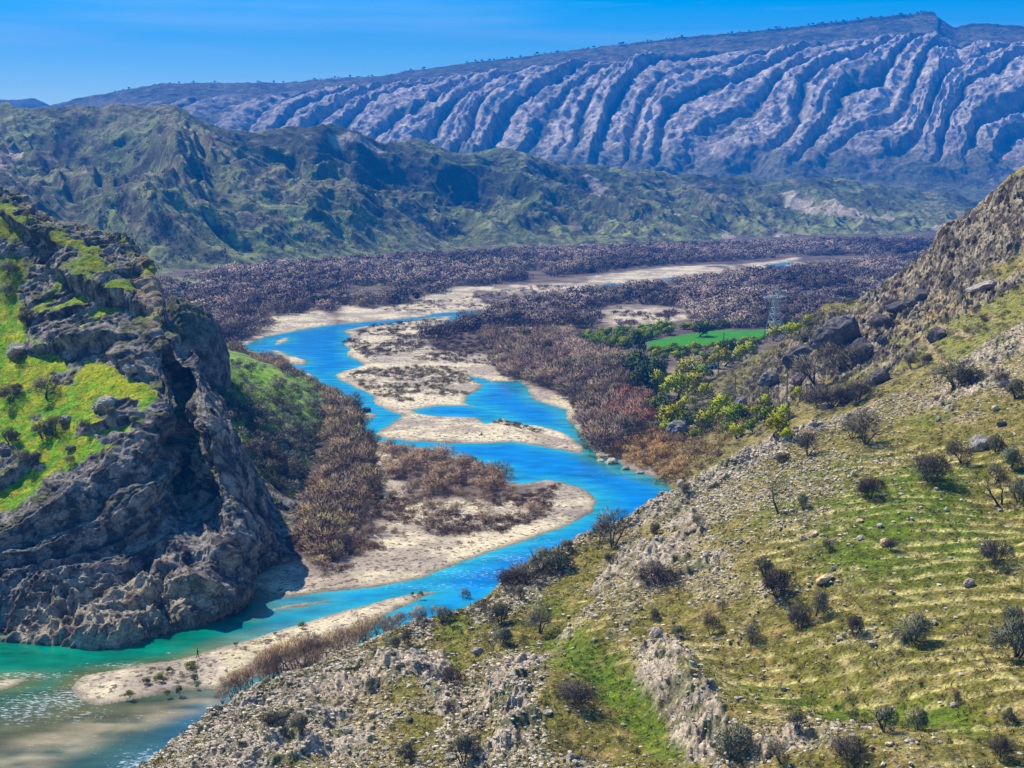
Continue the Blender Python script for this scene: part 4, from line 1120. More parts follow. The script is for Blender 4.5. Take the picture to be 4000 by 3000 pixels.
# --- willow thicket behind the near crest (leafless, brown)
WIL = []
for s in range(4):
    v, f, c, nr = crown_proto(300 + s, 1300, .17, .010, rx=.42, zc=.60, rz=.42, lobes=9, up=1.1, c0=(.52, .37, .22), c1=(.28, .20, .14))
    V, Fc, tp = limbs_proto(310 + s, 5, 3, .38, .016)
    WIL.append((me_of('crown', v, f, M_twig, c, nr=nr), me_of('trunk', V, Fc, plain('willow_bark', (.10, .08, .065), .9))))
for i, (X, Y, Yt) in enumerate([(905,2725,2625),(945,2715,2600),(985,2700,2580),(1020,2680,2545),(1060,2655,2525),(1100,2640,2490),(1140,2630,2480),(1185,2615,2470),(1225,2600,2465),(1265,2590,2480),(1165,2590,2500),(1090,2610,2520),
    (1310,2570,2450),(1355,2555,2440),(1400,2540,2420),(1440,2520,2405),(1480,2500,2395),(1520,2480,2390),(1560,2450,2385),(1605,2430,2380),(870,2745,2680),(1640,2412,2360),(1380,2500,2440),(1235,2630,2530),(1690,2400,2365)]):
    hh = Y - Yt; lab = None
    g_ = P(X, Y, None, .4)
    cm, tm = WIL[i % 4]
    pink = X > 1300
    t = thing('willow', tuple(g_), lab or ('%s grey-violet willow %s' % ('tall' if hh > 105 else 'low', ['over the narrow channel nearest the spit', 'in the middle of the pale twiggy row', 'where the violet willows meet the brown ones'][0 if X > 1520 else 1 if X > 1380 else 2]) if pink else
                   '%s brown leafless willow %s' % ('tall' if hh > 134 else 'middling' if hh > 110 else 'low', ['at the lower left end of the row', 'in the middle of the brown row', 'at the upper end of the brown row'][0 if X < 1020 else 1 if X < 1170 else 2])),
              'willow', 'willows by the narrow channel' if pink else 'brown willows behind the crest', rz=rng.uniform(0, 6.28))
    h = hh * g_[1] / F * 1.0
    t.scale = (h * 1.05, h * 1.05, h)
    for nm, me in (('trunk', tm), ('crown', cm)):
        o = bpy.data.objects.new(nm, me); col.objects.link(o); o.parent = t

# --- dwarf growth round the feet of the bushes on the near hillside
cx_, cs_, cc_ = [], [], []
for o in [q for q in col.objects if q.get('category') in ('bush', 'tree') and q.type == 'EMPTY' and q.name.startswith(('bush', 'tree'))]:
    for k in range(rng.integers(1, 6)):
        a = rng.uniform(0, 6.28); d_ = rng.uniform(.5, 3.2)
        x, y = o.location.x + d_ * math.cos(a), o.location.y + d_ * math.sin(a)
        z = ground_z(x, y, [HILL])
        if z is not None: cx_.append((x, y, z - .05)); cs_.append(rng.uniform(.35, 1.15)); cc_.append([(.16, .15, .10), (.10, .09, .08), (.20, .20, .13)][k % 3])
for k in range(420):
    X, Y = rng.uniform(500, 4000), rng.uniform(1400, 3000)
    r_ = hit(X, Y)
    if r_ and r_[2] is HILL: cx_.append(tuple(r_[0] - Vector((0, 0, .05)))); cs_.append(.3 + .8 * rng.uniform() ** 2); cc_.append([(.14, .13, .09), (.09, .085, .07), (.18, .18, .11)][k % 3])
DWARF = (cx_, cs_, cc_)

# --- shrubs and trees of the valley
def protos(seed, k, n, ln, wd, **kw):
    return [crown_proto(seed + i, n, ln, wd, **kw) for i in range(k)]
PR_MID = protos(400, 5, 680, .20, .024, rx=.57, zc=.45, rz=.46, lobes=9, up=.25, c0=(1.2, 1.15, 1.1), c1=(.6, .6, .62))
PR_FAR = protos(420, 7, 220, .14, .075, rx=.62, zc=.42, rz=.46, lobes=4, up=.0, c0=(1.1, 1.05, 1.0), c1=(.8, .8, .82))
PR_LEAF = protos(440, 5, 900, .10, .055, rx=.44, zc=.48, rz=.44, lobes=9, up=.1, shell=.7, c0=(1.5, 1.45, 1.0), c1=(.6, .7, .6))
PR_LOW = protos(460, 4, 90, .45, .045, rx=.6, zc=.35, rz=.30, lobes=6, up=.9, c0=(1.2, 1.1, 1), c1=(.6, .6, .6))

def merged(name, pr, pos, size, cols, label=None, mat=None, wide=1.0):
    pos = np.asarray(pos); size = np.asarray(size); cols = np.asarray(cols)
    k = rng.integers(0, len(pr), len(pos)); a = rng.uniform(0, 6.28, len(pos))
    VV, FF, CC, NN = [], [], [], []; off = 0
    for j, pj in enumerate(pr):
        v, f, c = pj[:3]
        s_ = np.where(k == j)[0]
        if not len(s_): continue
        ca, sa = np.cos(a[s_])[:, None], np.sin(a[s_])[:, None]
        x = (v[None, :, 0] * ca - v[None, :, 1] * sa) * wide; y = (v[None, :, 0] * sa + v[None, :, 1] * ca) * wide; z = np.repeat(v[None, :, 2], len(s_), 0)
        w_ = np.stack([x, y, z], -1) * size[s_][:, None, None] + pos[s_][:, None, :]
        VV.append(w_.reshape(-1, 3)); FF.append((f[None] + (np.arange(len(s_)) * len(v))[:, None, None]).reshape(-1, 3) + off)
        if len(pj) > 3:
            nn = pj[3]; NN.append(np.stack([nn[None, :, 0] * ca - nn[None, :, 1] * sa, nn[None, :, 0] * sa + nn[None, :, 1] * ca, np.repeat(nn[None, :, 2], len(s_), 0)], -1).reshape(-1, 3))
        CC.append((cols[s_][:, None, :] * c[None]).reshape(-1, 3)); off += len(s_) * len(v)
    o = mesh_from(name, np.concatenate(VV), np.concatenate(FF), mat or M_twig, np.concatenate(CC), smooth_=bool(NN), normals=np.concatenate(NN) if NN else None)
    return tag(o, label, None, None, 'stuff')

def in_poly(polys, n, minsp=0, avoid_water=True, zfun=None, seed=0, prefer=None):
    """n random places (x, y) inside pixel polygons laid on the valley floor"""
    rs = np.random.default_rng(seed)
    polys = [pxpoly(p_) for p_ in polys]
    allp = np.concatenate([np.array(p_) for p_ in polys])
    lo, hi = allp.min(0), allp.max(0)
    out = []
    tot = 0
    for it in range(60):
        q = rs.uniform(lo, hi, (n * 3, 2))
        m = np.zeros(len(q), bool)
        for p_ in polys: m |= sd_poly(q[:, 0], q[:, 1], p_) > 0
        q = q[m]
        if avoid_water: q = q[land_at(q) > .6]
        if prefer is not None: q = q[prefer(q[:, 0], q[:, 1]) > rs.uniform(0, 1, len(q))]
        out.append(q); tot += len(q)
        if tot >= n: break
    return np.concatenate(out)[:n]

def _bil(field, q):
    iy = np.clip(np.searchsorted(dist, q[:, 1]), 1, len(dist) - 1); ix = np.clip(np.searchsorted(ang, q[:, 0] / q[:, 1]), 1, len(ang) - 1)
    return field[iy, ix]
def land_at(q): return _bil(land_d, q)
def z_at(q): return _bil(gz, q)

cl = lambda s_, sc_, th, seed: (lambda x, y: smooth(th - .12, th + .12, fbm(x * sc_, y * sc_, seed=seed, oct=3)))
T1 = [(640,1100),(760,1085),(1000,1062),(1500,1022),(2000,992),(2600,972),(3050,958),(3700,945),(3700,1000),(3110,1006),(2600,1040),(2000,1108),(1700,1155),(1640,1180),(1450,1208),(1350,1200),(1300,1228),(1240,1222),(1110,1240),(1040,1300),(960,1330),(900,1375),(780,1330),(620,1200)]
T2 = [(1960,1212),(2150,1178),(2340,1150),(2520,1130),(2720,1103),(2900,1082),(3110,1060),(3700,1000),(3650,1100),(3300,1230),(3150,1290),(2700,1295),(2700,1225),(2480,1190),(2360,1200),(2310,1285),(1950,1282),(1760,1318),(1660,1330),(1750,1290),(1900,1250)]
T3 = [(1880,1330),(2230,1310),(2290,1395),(2480,1420),(2470,1480),(2480,1560),(2550,1650),(2480,1700),(2350,1790),(2320,1740),(2250,1600),(2190,1540),(2060,1500),(1960,1470),(1940,1400)]
T4 = [(900,1375),(960,1400),(1060,1430),(1190,1500),(1300,1560),(1390,1610),(1410,1700),(1440,1745),(1450,1830),(1440,1960),(1400,2060),(1370,2150),(1260,2240),(1220,2200),(1170,2120),(1180,2060),(1250,1960),(1275,1850),(1285,1700),(1235,1560),(1000,1440),(880,1400)]
T5 = [(1490,1740),(1560,1765),(1750,1795),(1870,1830),(1960,1850),(1980,1890),(1930,1950),(1700,1960),(1560,1920),(1500,1830)]
T6 = [(2480,1700),(2560,1650),(2650,1700),(2800,1700),(2950,1770),(2850,1850),(2700,1890),(2560,1870),(2440,1810),(2370,1790)]
ORCH = [[(2230,1330),(2400,1310),(2560,1290),(2700,1290),(2800,1285),(3000,1270),(3180,1240),(3180,1290),(3000,1298),(2795,1296),(2660,1312),(2520,1342),(2420,1370),(2300,1370)],
        [(2540,1375),(2720,1372),(2930,1342),(3000,1335),(2960,1372),(2800,1392),(2640,1420),(2560,1420)],
        [(2400,1380),(2540,1380),(2580,1440),(2480,1470),(2420,1440)]]

items = []   # x, y, size, colour, zone
def put(q, smin, smax, cols, zone, seed=0):
    rs = np.random.default_rng(seed + 77)
    cols = np.array(cols)
    tone = smooth(-.4, .4, fbm(q[:, 0] * .03, q[:, 1] * .03, seed=seed + 3, oct=3)) * .6 + rs.uniform(0, .4, len(q))
    cidx = np.clip(tone * (len(cols) - 1), 0, len(cols) - 1.001)
    i = cidx.astype(int); fr = (cidx - i)[:, None]
    c = cols[i] * (1 - fr) + cols[i + 1] * fr
    c = c * rs.uniform(.75, 1.25, (len(q), 1)) * (.55 + .9 * smooth(-.35, .35, fbm(q[:, 0] * .011, q[:, 1] * .006, seed=seed + 9, oct=3)))[:, None]
    s_ = smin + (smax - smin) * rs.uniform(0, 1, len(q)) ** 1.5
    z = z_at(q)
    for a_ in range(len(q)): items.append((q[a_, 0], q[a_, 1], z[a_] - .15, s_[a_], c[a_], zone))
purple = [(.19, .15, .155), (.26, .205, .175), (.11, .09, .10), (.235, .20, .15), (.16, .125, .135)]
brown = [(.25, .20, .155), (.32, .24, .15), (.19, .16, .14), (.30, .26, .15)]
put(in_poly([T1], 6800, seed=1, prefer=cl(0, .012, -.18, 61)), 3.0, 12, purple, 'far', 1)
put(in_poly([T2], 4600, seed=2, prefer=cl(0, .02, -.30, 62)), 2.6, 10.5, purple, 'far', 2)
put(in_poly([T3], 850, seed=3), 4.0, 8.5, [(.22, .17, .155), (.27, .20, .155), (.19, .175, .125)], 'middle', 3)
put(in_poly([T4], 560, seed=4), 2.8, 7.0, brown, 'left', 4)
T5B = [(1480,1900),(1700,1950),(1960,1930),(2180,1900),(2140,1990),(1900,2060),(1600,2130),(1400,2190),(1440,2050)]
put(in_poly([T5B], 70, seed=55), 1.2, 3.0, [(.34, .24, .18), (.42, .31, .2)], 'bar', 55)
put(in_poly([T5], 115, seed=5), 1.8, 5.2, [(.23, .16, .125), (.29, .205, .14), (.19, .14, .11)], 'bar', 5)
put(in_poly([T6], 260, seed=6), 2.2, 4.5, [(.36, .22, .09), (.26, .18, .09), (.40, .26, .11)], 'rust', 6)
# the reddish trees at the water
q = in_poly([[(2380,1560),(2520,1590),(2560,1680),(2480,1700),(2400,1640)], [(2340,1640),(2500,1640),(2500,1700),(2360,1700)]], 45, seed=8)
put(q, 4.5, 7.5, [(.33, .16, .12), (.30, .18, .13)], 'red', 8)

lab = {'middle': 'purple-brown leafless tree in the wood between the ponds and the orchard', 'left': 'brown leafless tree in the thicket along the foot of the green slope',
       'bar': 'dark brown bare shrub in the clump on the pale gravel bar', 'rust': 'rust-coloured dry shrub below the orchard behind the near crest', 'red': 'reddish bare tree at the water beside the dark evergreens',
       'far': 'purple-brown leafless tree in the wide wood beyond the river'}
vis = sorted(range(len(items)), key=lambda i: -items[i][3] / items[i][1])
# per tone meshes so copies can share them
def tint_mesh(pr, rgb, mat=None):
    v, f, c, nr = pr
    return me_of('crown', v, f, mat or M_twig, c * np.array(rgb)[None], nr=nr)
ZT = {'middle': [(.22, .17, .155), (.27, .20, .155), (.19, .175, .125)], 'left': brown, 'bar': [(.23, .16, .125), (.28, .21, .14)], 'rust': [(.36, .22, .09), (.27, .19, .09)], 'red': [(.33, .16, .12)], 'far': purple}
ZM = {z: [tint_mesh(PR_MID[j % 5], c_) for j, c_ in enumerate(cs * 2)] for z, cs in ZT.items()}   # same tone for j and j + len(cs)
solo = set(vis[:300])
TONE = {'middle': ['grey-violet', 'reddish-brown', 'dull brown'], 'left': ['brown', 'orange-brown', 'violet-brown', 'straw-brown'], 'bar': ['dark violet-brown', 'reddish-brown'], 'rust': ['rust-coloured', 'olive-brown'], 'red': ['brick-red'], 'far': ['violet', 'brown-violet', 'dark violet', 'tawny']}
def where_(zone, x, y):
    X, Y = proj(np.array([x, y, 1.0]))
    if zone == 'left': return ['at the upper end of the thicket by the wide blue bend', 'where the thicket meets the bright green slope', 'on the river side of the thicket beside the sandbank', 'in the thicket below the dark round rock', 'at the lower end of the thicket near the cliff shadow'][0 if Y < 1560 else 4 if Y > 2060 else (2 if X > 1360 else (1 if Y < 1820 else 3))]
    if zone == 'middle': return ['in the wood right behind the blue pond', 'in the wood left of the dark evergreens', 'in the wood beside the orchard strip', 'on the water side of the wood above the sandbank tip'][0 if X < 2130 else 3 if Y > 1640 else (2 if Y < 1430 else 1)]
    if zone == 'bar': return ['at the left end of the clump on the gravel bar', 'in the middle of the clump on the gravel bar', 'at the right tip of the clump by the blue water'][0 if X < 1640 else 1 if X < 1830 else 2]
    if zone == 'rust': return ['by the shore boulders below the orchard', 'right behind the pale outcrop of the near crest', 'beside the dark rock of the orchard slope'][0 if X < 2520 else 1 if Y > 1790 else 2]
    if zone == 'red': return 'at the water beside the dark evergreens'
    return ['left of the upper river bend', 'in the wood above the pale gravel strip', 'in the wood right of the gravel strip'][0 if X < 1300 else 1 if Y < 1120 else 2]
def tree_label(zone, x, y, s_, j):
    return '%s %s bare %s %s' % ('tall' if s_ > .72 * BIG[zone] else 'low', TONE[zone][j % len(TONE[zone])], 'shrub' if zone in ('bar', 'rust') else 'tree', where_(zone, x, y))
BIG = {z: max([items[i][3] for i in vis[:300] if items[i][5] == z] + [1]) for z in TONE}
for i in vis[:300]:
    x, y, z, s_, c_, zone = items[i]
    jt = int(rng.integers(0, len(ZM[zone]))); me = ZM[zone][jt]
    o = bpy.data.objects.new('bare_shrub' if zone in ('bar', 'rust') else 'bare_tree', me)
    col.objects.link(o)
    o.location = (x, y, z); o.scale = (s_, s_, s_); o.rotation_euler = (0, 0, rng.uniform(0, 6.28))
    tag(o, tree_label(zone, x, y, s_, jt % len(ZT[zone])), 'shrub' if zone in ('bar', 'rust') else 'tree', {'middle': 'wood between ponds and orchard', 'left': 'thicket below the green slope', 'bar': 'clump on the gravel bar', 'rust': 'rust-coloured shrubs below the orchard', 'red': 'reddish trees at the water', 'far': 'wide wood beyond the river'}[zone])
rest = [items[i] for i in range(len(items)) if i not in solo]
for nm, sel, pr in (('woods', [r_ for r_ in rest if r_[5] == 'far'], PR_FAR), ('undergrowth', [r_ for r_ in rest if r_[5] != 'far'], PR_MID)):
    merged(nm, pr, [r_[:3] for r_ in sel], [r_[3] for r_ in sel], [r_[4] for r_ in sel],
           'wide purple-brown leafless wood covering the valley floor' if nm == 'woods' else 'thin bare growth filling the thickets by the river')

merged('scrub', [crown_proto(480 + i, 150, .30, .035, rx=.6, zc=.4, rz=.4, lobes=6, up=.7, c0=(1.2, 1.2, 1.1), c1=(.45, .45, .45)) for i in range(4)], *DWARF[:2], DWARF[2], 'dwarf scrub between the bushes of the near hillside')
# low scrub on the gravel
lowq, lows, lowc_ = [], [], []
for polys, n, s0, s1, sd_, thr, colr_ in [
    ([[(1345,1340),(1400,1300),(1600,1290),(1900,1310),(2000,1420),(1950,1440),(1700,1425),(1430,1410)]], 900, .8, 2.2, 11, -.15, (.10, .075, .06)),
    ([[(1350,1470),(1480,1440),(1800,1440),(1880,1510),(1850,1550),(1700,1570),(1560,1580),(1450,1540)]], 750, .6, 1.6, 12, -.2, (.13, .12, .055)),
    ([[(1380,1300),(1500,1262),(1900,1240),(2000,1290),(1850,1320),(1600,1300)]], 350, .8, 2.0, 13, -.2, (.10, .08, .06)),
    ([[(1470,1960),(1700,1960),(2000,1960),(2180,1900),(2150,2020),(1900,2120),(1500,2220),(1260,2270),(1300,2180),(1450,2080)]], 850, .35, 1.5, 14, -.1, (.15, .10, .075)),
    ([[(1860,1625),(2000,1650),(2130,1690),(2100,1700),(1950,1665),(1870,1640)]], 90, .5, 1.2, 15, -.9, (.11, .10, .05)),
    ([[(500,2640),(700,2600),(1000,2520),(1100,2480),(1150,2520),(900,2640),(650,2690)]], 90, .25, .7, 16, -.3, (.13, .13, .05)),
    ([[(1400,1215),(1700,1185),(2100,1120),(2300,1130),(2000,1200),(1700,1235)]], 300, 1.0, 2.5, 17, -.2, (.11, .085, .075)),
    ([[(2380,1210),(2680,1230),(2580,1280),(2420,1300)]], 160, 1.2, 3.0, 18, .0, (.11, .085, .075))]:
    q = in_poly(polys, n, seed=sd_, prefer=cl(0, .05, thr, sd_))
    rs = np.random.default_rng(sd_)
    lowq.append(np.stack([q[:, 0], q[:, 1], z_at(q) - .1], -1)); lows.append(rs.uniform(s0, s1, len(q))); lowc_.append(np.array(colr_)[None] * rs.uniform(.6, 1.4, (len(q), 1)))
merged('scrub', PR_LOW, np.concatenate(lowq), np.concatenate(lows), np.concatenate(lowc_), 'low dry scrub dotted over the pale gravel bars', wide=1.25)

# orchard and evergreen trees
LM = {k: [tint_mesh(PR_LEAF[j], c_, M_leafy) for j in range(5)] for k, c_ in {'green': (.14, .22, .018), 'yellow': (.34, .35, .012), 'dark': (.06, .09, .035), 'olive': (.10, .11, .05)}.items()}
TRK = me_of('trunk', *limbs_proto(500, 1, 1, .1, .03)[:2], M_bark)
def leafy(kind, loc, h, name, label, cat, group, w=1.0):
    t = thing(name, loc, label, cat, group, rz=rng.uniform(0, 6.28)); t.scale = (h * w, h * w, h)
    for nm, me in (('trunk', TRK), ('crown', LM[kind][rng.integers(0, 5)])):
        o = bpy.data.objects.new(nm, me); col.objects.link(o); o.parent = t
        if nm == 'trunk': o.scale = (1, 1, .5)
    return t
q = in_poly(ORCH[:1], 190, seed=21)
for x, y in q:
    k = 'yellow' if rng.uniform() < .2 else 'green'
    leafy(k, (x, y, 1.0), rng.uniform(3.2, 5.5), 'orchard_tree', '%s leafy tree %s' % ('yellow-green' if k == 'yellow' else 'deep green', ['at the left end of the orchard strip', 'in the orchard strip above the dark evergreens', 'in the orchard strip along the far edge of the green field', 'in the orchard strip behind the pylon'][0 if x / y < .055 else 1 if x / y < .11 else 2 if x / y < .18 else 3]), 'tree', 'orchard trees behind the green field', 1.15)
q = in_poly(ORCH[1:2], 75, seed=22)
for x, y in q: leafy('green' if rng.uniform() < .6 else 'yellow', (x, y, 1.0), rng.uniform(2.5, 4.5), 'orchard_tree', 'round green tree in the row along the near side of the green field', 'tree', 'orchard trees before the green field', 1.15)
for iE, (X, Y, hh, w) in enumerate([(2475,1400,110,.7),(2440,1470,95,.9),(2480,1480,110,.9),(2520,1490,120,.9),(2560,1500,100,.9),(2450,1520,90,.9),(2500,1540,110,.8),(2550,1540,85,.8),(2590,1460,60,1.0),(2740,1315,60,1.2),(2850,1385,60,1.2),(2920,1380,60,1.2),(2760,1420,50,1),(2620,1640,80,1.2),(2700,1660,75,1.6),(2560,1690,50,1.2),(2760,1690,50,1.6)]):
    r_ = hit(X, Y)
    leafy('dark', r_[0], hh * r_[0].y / F * 1.1, 'evergreen_tree', ['tall dark cypress-like tree above the evergreen clump', 'leftmost dark evergreen of the clump', 'dark evergreen at the upper middle of the clump', 'tallest dark evergreen in the heart of the clump', 'dark evergreen at the right of the clump by the yard', 'lowest left evergreen beside the reddish trees', 'lowest middle evergreen of the clump', 'lowest right evergreen of the clump', 'small dark evergreen between the clump and the yard', 'lone dark tree at the far edge of the green field', 'dark bushy tree below the field in line with the pylon', 'dark bushy tree at the near right corner of the field', 'dark little tree beside the blue-roofed hut', 'dark spreading tree behind the fallen trunk', 'widest dark tree just right of the fallen trunk', 'dark tree above the large dark rock', 'dark wide tree below the middle grey pole'][iE], 'tree', 'dark evergreens of the clump' if X < 2600 and Y > 1430 else 'dark evergreens of the orchard', w)
for i, (X, Y, hh) in enumerate([(2555,1545,90),(2570,1510,60),(2640,1560,110),(2660,1530,60),(2700,1480,90),(2720,1530,80),(2750,1490,70),(2790,1440,60),(2830,1430,70),(2860,1420,60),(2890,1410,60),(2920,1400,60),(2560,1620,80),(2600,1640,60),(2630,1680,110),(2650,1700,70),(2600,1700,60),(2770,1680,90),(2790,1640,60),
    (2830,1620,80),(2850,1640,60),(2870,1660,80),(2900,1640,60),(2960,1640,60),(3000,1660,80),(3060,1650,70),(3030,1700,90),(2940,1690,60),(2880,1710,60),(2990,1590,50),(2840,1700,50),(3120,1560,50),(3080,1720,50),(2800,1600,50),(2760,1560,60),(2690,1600,60),(2720,1720,50)]):
    r_ = hit(X, Y)
    leafy('yellow' if i % 3 else 'green', r_[0], hh * r_[0].y / F * 1.15, 'citrus_tree', ('%s %s tree %s' % ('tall' if hh > 85 else 'small', 'bright yellow' if i % 3 else 'leaf-green', ['beside the pale yard', 'in the row just right of the hut', 'among the dark rocks of the orchard slope', 'between the two grey poles', 'on the slope just above the rust-coloured shrubs'][0 if X < 2700 and Y < 1600 else 1 if Y < 1500 else 3 if 2820 < X < 3130 and Y < 1680 else 2 if X < 2720 else 4])), 'tree', 'bright trees on the scrubby slope', 1.0)
for i, (X, Y, hh) in enumerate([(3020,1330,60),(3080,1320,70),(3030,1300,50),(3120,1300,50),(3160,1270,50)]):
    r_ = hit(X, Y); leafy('yellow', r_[0], hh * r_[0].y / F, 'orchard_tree', 'yellow-green tree at the feet of the power pylon', 'tree', 'trees at the pylon', 1.1)

# grey shrubs: on the green slope behind the cliff and on the spur
GS = [tint_mesh(PR_MID[j], c_) for j, c_ in enumerate([(.20, .215, .17), (.11, .125, .08), (.25, .25, .20), (.12, .10, .10), (.17, .155, .13)])]
def shrub(loc, h, label, group, name='shrub', ms=GS, w=1.1):
    o = bpy.data.objects.new(name, ms[rng.integers(0, len(ms))]); col.objects.link(o)
    o.location = loc; o.scale = (h * w, h * w, h); o.rotation_euler = (0, 0, rng.uniform(0, 6.28))
    return tag(o, label, 'shrub', group)
rs = np.random.default_rng(31)
cnt = 0
for i in range(900):
    X, Y = rs.uniform(780, 1280), rs.uniform(1400, 2100)
    r_ = hit(X, Y)
    if not r_ or r_[2] is not SLOPEO: continue
    if rs.uniform() > .35 + .65 * smooth(1400, 1750, np.array(Y)): continue
    shrub(r_[0] - Vector((0, 0, .2)), [1.6, 2.6, 3.8][i % 3] * rs.uniform(.9, 1.15), '%s grey-green shrub %s' % (['small', 'mid-sized', 'large'][i % 3], ['at the top of the green slope', 'on the bare green middle of the slope', 'low on the green slope by the brown thicket', 'on the green slope right behind the cliff edge'][0 if Y < 1500 else 3 if X < 960 + (Y - 1500) * .25 else 1 if Y < 1680 else 2]), 'shrubs on the green slope'); cnt += 1
    if cnt > 150: break
cnt = 0
for i in range(3000):
    X, Y = rs.uniform(2650, 4000), rs.uniform(900, 1800)
    r_ = hit(X, Y)
    if not r_ or r_[2] is not SPURO: continue
    low = X + .9 * (Y - 1400) < 3080
    if rs.uniform() > (.9 if low else .30): continue
    shrub(r_[0] - Vector((0, 0, .2)), rs.uniform(1.0, 3.0) * (1.15 if low else .8), ('grey scrubby bush on the slope %s' % ['right of the pylon', 'between the grey poles', 'left of the slanting slab', 'behind the near crest'][0 if Y < 1400 else 3 if Y > 1640 else 2 if X > 2930 else 1]) if low else ('small grey bush %s' % ['high on the dark spur skyline', 'on the middle terraces of the spur', 'on the meadow among the black boulders', 'low on the spur behind the near crest'][0 if Y < 1080 else 1 if Y < 1230 else 2 if Y < 1450 else 3]), 'bushes below the power poles' if low else 'bushes on the rocky spur'); cnt += 1
    if cnt > 120: break
ex, es, ec = [], [], []
for i in range(1500):
    X, Y = rs.uniform(780, 1280), rs.uniform(1400, 2100)
    r_ = hit(X, Y)
    if not r_ or r_[2] is not SLOPEO or len(ex) > 520: continue
    if rs.uniform() > .35 + .65 * smooth(1400, 1750, np.array(Y)): continue
    ex.append(tuple(r_[0])); es.append(rs.uniform(1.2, 3.0)); ec.append([(.20, .22, .17), (.11, .13, .08), (.26, .26, .21)][i % 3])
for i in range(7500):
    X, Y = rs.uniform(2400, 4000), rs.uniform(680, 1900)
    r_ = hit(X, Y)
    if not r_ or r_[2] not in (SPURO, GROUND) or (r_[2] is GROUND and (X < 2560 or Y < 1500)): continue
    low = X + .9 * (Y - 1400) < 3150
    if not low and rs.uniform() > .45: continue
    if low and Y > 1690 - .1 * (X - 2600):
        ex.append(tuple(r_[0])); es.append(rs.uniform(1.2, 3.0)); ec.append([(.30, .19, .08), (.22, .15, .08), (.34, .24, .10)][i % 3]); continue
    ex.append(tuple(r_[0])); es.append(rs.uniform(.9, 2.6) if low else rs.uniform(.5, 1.7)); ec.append([(.15, .145, .10), (.08, .08, .055), (.20, .19, .14), (.13, .15, .05)][i % 4])
merged('undergrowth', protos(470, 4, 110, .30, .05, rx=.6, zc=.4, rz=.4, lobes=6, up=.5, c0=(1.1, 1.1, 1.1), c1=(.5, .5, .5)), ex, es, ec, 'dwarf grey scrub between the bushes of the slopes')
for (X, Y, hh, lab_) in [(3260,1440,110,'purple bare tree beside the dark slabs on the spur'),(3330,1440,100,'wide bare tree under the big dark boulder'),(3190,1500,130,'tall bare tree left of the dark boulder cluster'),(3350,1560,90,'dark round bush on the lower spur slope'),(3240,1600,110,'large violet-grey thicket bush above the pale outcrop'),(3200,1590,80,'violet-grey bush beside the large thicket bush'),(3560,1440,60,'bare tree on the spur meadow'),(3600,1430,50,'small bare tree next to the spur meadow boulder'),(3290,1330,40,'grey shrub on top of the dark boulder cluster'),(3440,1290,60,'pale round bush against the black boulder'),(3480,1200,40,'dark bush by the spur skyline boulders')]:
    r_ = hit(X, Y); add_bush('round' if 'bush' in lab_ else 'open', r_[0], hh * r_[0].y / F * 1.1, lab_, 'bush' if 'bush' in lab_ else 'tree', 'bush' if 'bush' in lab_ else 'tree', w=1.0)

# bushes on the cliff meadow
for (x, y, h, kind, lab_) in [(38,785,34,'open','small dark tree high on the cliff meadow by the left edge'),(20,870,40,'open','dark tree left of the long shelf rock'),(100,862,50,'open','crooked bare tree on the bright meadow below the shelf rock'),(25,855,30,'olive','dark bush beside the long shelf at the left edge'),
   (118,940,46,'open','dark thin tree in the middle of the bright meadow'),(22,958,40,'olive','dark bush with slanted shadow near the left edge'),(92,948,44,'olive','grey bush on the lower bright meadow'),(40,1000,34,'open','small tree above the dark meadow ledge'),(66,1005,36,'olive','dark bush on the dark meadow ledge'),
   (185,928,28,'open','tiny tree right of the meadow middle'),(235,900,24,'olive','little bush by the grey meadow outcrop'),(60,700,34,'olive','bush at the left of the long shelf'),(15,640,30,'olive','dark bush in the upper meadow corner'),(152,1005,24,'open','tiny dark shrub above the cliff rim'),
   (58,472,20,'open','little bare tree on the dark skyline knoll'),(97,478,16,'open','second little tree on the dark skyline knoll'),(10,470,20,'olive','dark bush at the left end of the skyline knoll'),(240,520,14,'olive','low bush on top of the rounded rock'),(320,578,22,'olive','green-topped bush on the rock needle'),
   (20,590,30,'olive','dark bush under the skyline knoll'),(290,915,22,'olive','bush at the right end of the bright meadow'),(370,960,20,'olive','tuft on the rim of the dark wall')]:
    r_ = hit(x * K, y * K)
    if r_: add_bush(kind, r_[0] - Vector((0, 0, .15)), h * K * r_[0].y / F * 1.1, lab_, 'tree' if 'tree' in lab_ else 'bush', 'tree' if 'tree' in lab_ else 'bush', w=.95)

# gravel bar shrubs near the person
for i, (X, Y, hh, lab_) in enumerate([(505,2720,30,'lowest green shrub on the gravel bar'),(572,2668,28,'small green shrub left of two on the gravel bar'),(622,2660,32,'green shrub right of two on the gravel bar'),(665,2625,24,'green shrub nearest the lower shore under the walker'),(745,2610,36,'widest green shrub just below the walker'),(760,2655,30,'dark green shrub far below the walker'),
    (655,2712,22,'flat green shrub at the lower gravel edge'),(700,2705,28,'taller green shrub at the lower gravel edge'),(768,2680,16,'tiny dark shrub at the lower gravel edge'),(920,2517,14,'dark shrub on the upper shore of the bar'),(1180,2450,26,'dark bush at the upper shore of the gravel spit'),(1075,2474,12,'tiny dark shrub where the river narrows'),
    (1640,2330,22,'dark shrub near the tip of the gravel spit'),(1610,2322,12,'little shrub beside the spit tip shrub')]):
    g_ = P(X, Y, None, .6)
    t = leafy('dark' if i % 2 else 'green', (g_[0], g_[1], .4), hh * g_[1] / F * 1.3, 'shrub', lab_, 'shrub', None, 1.0)

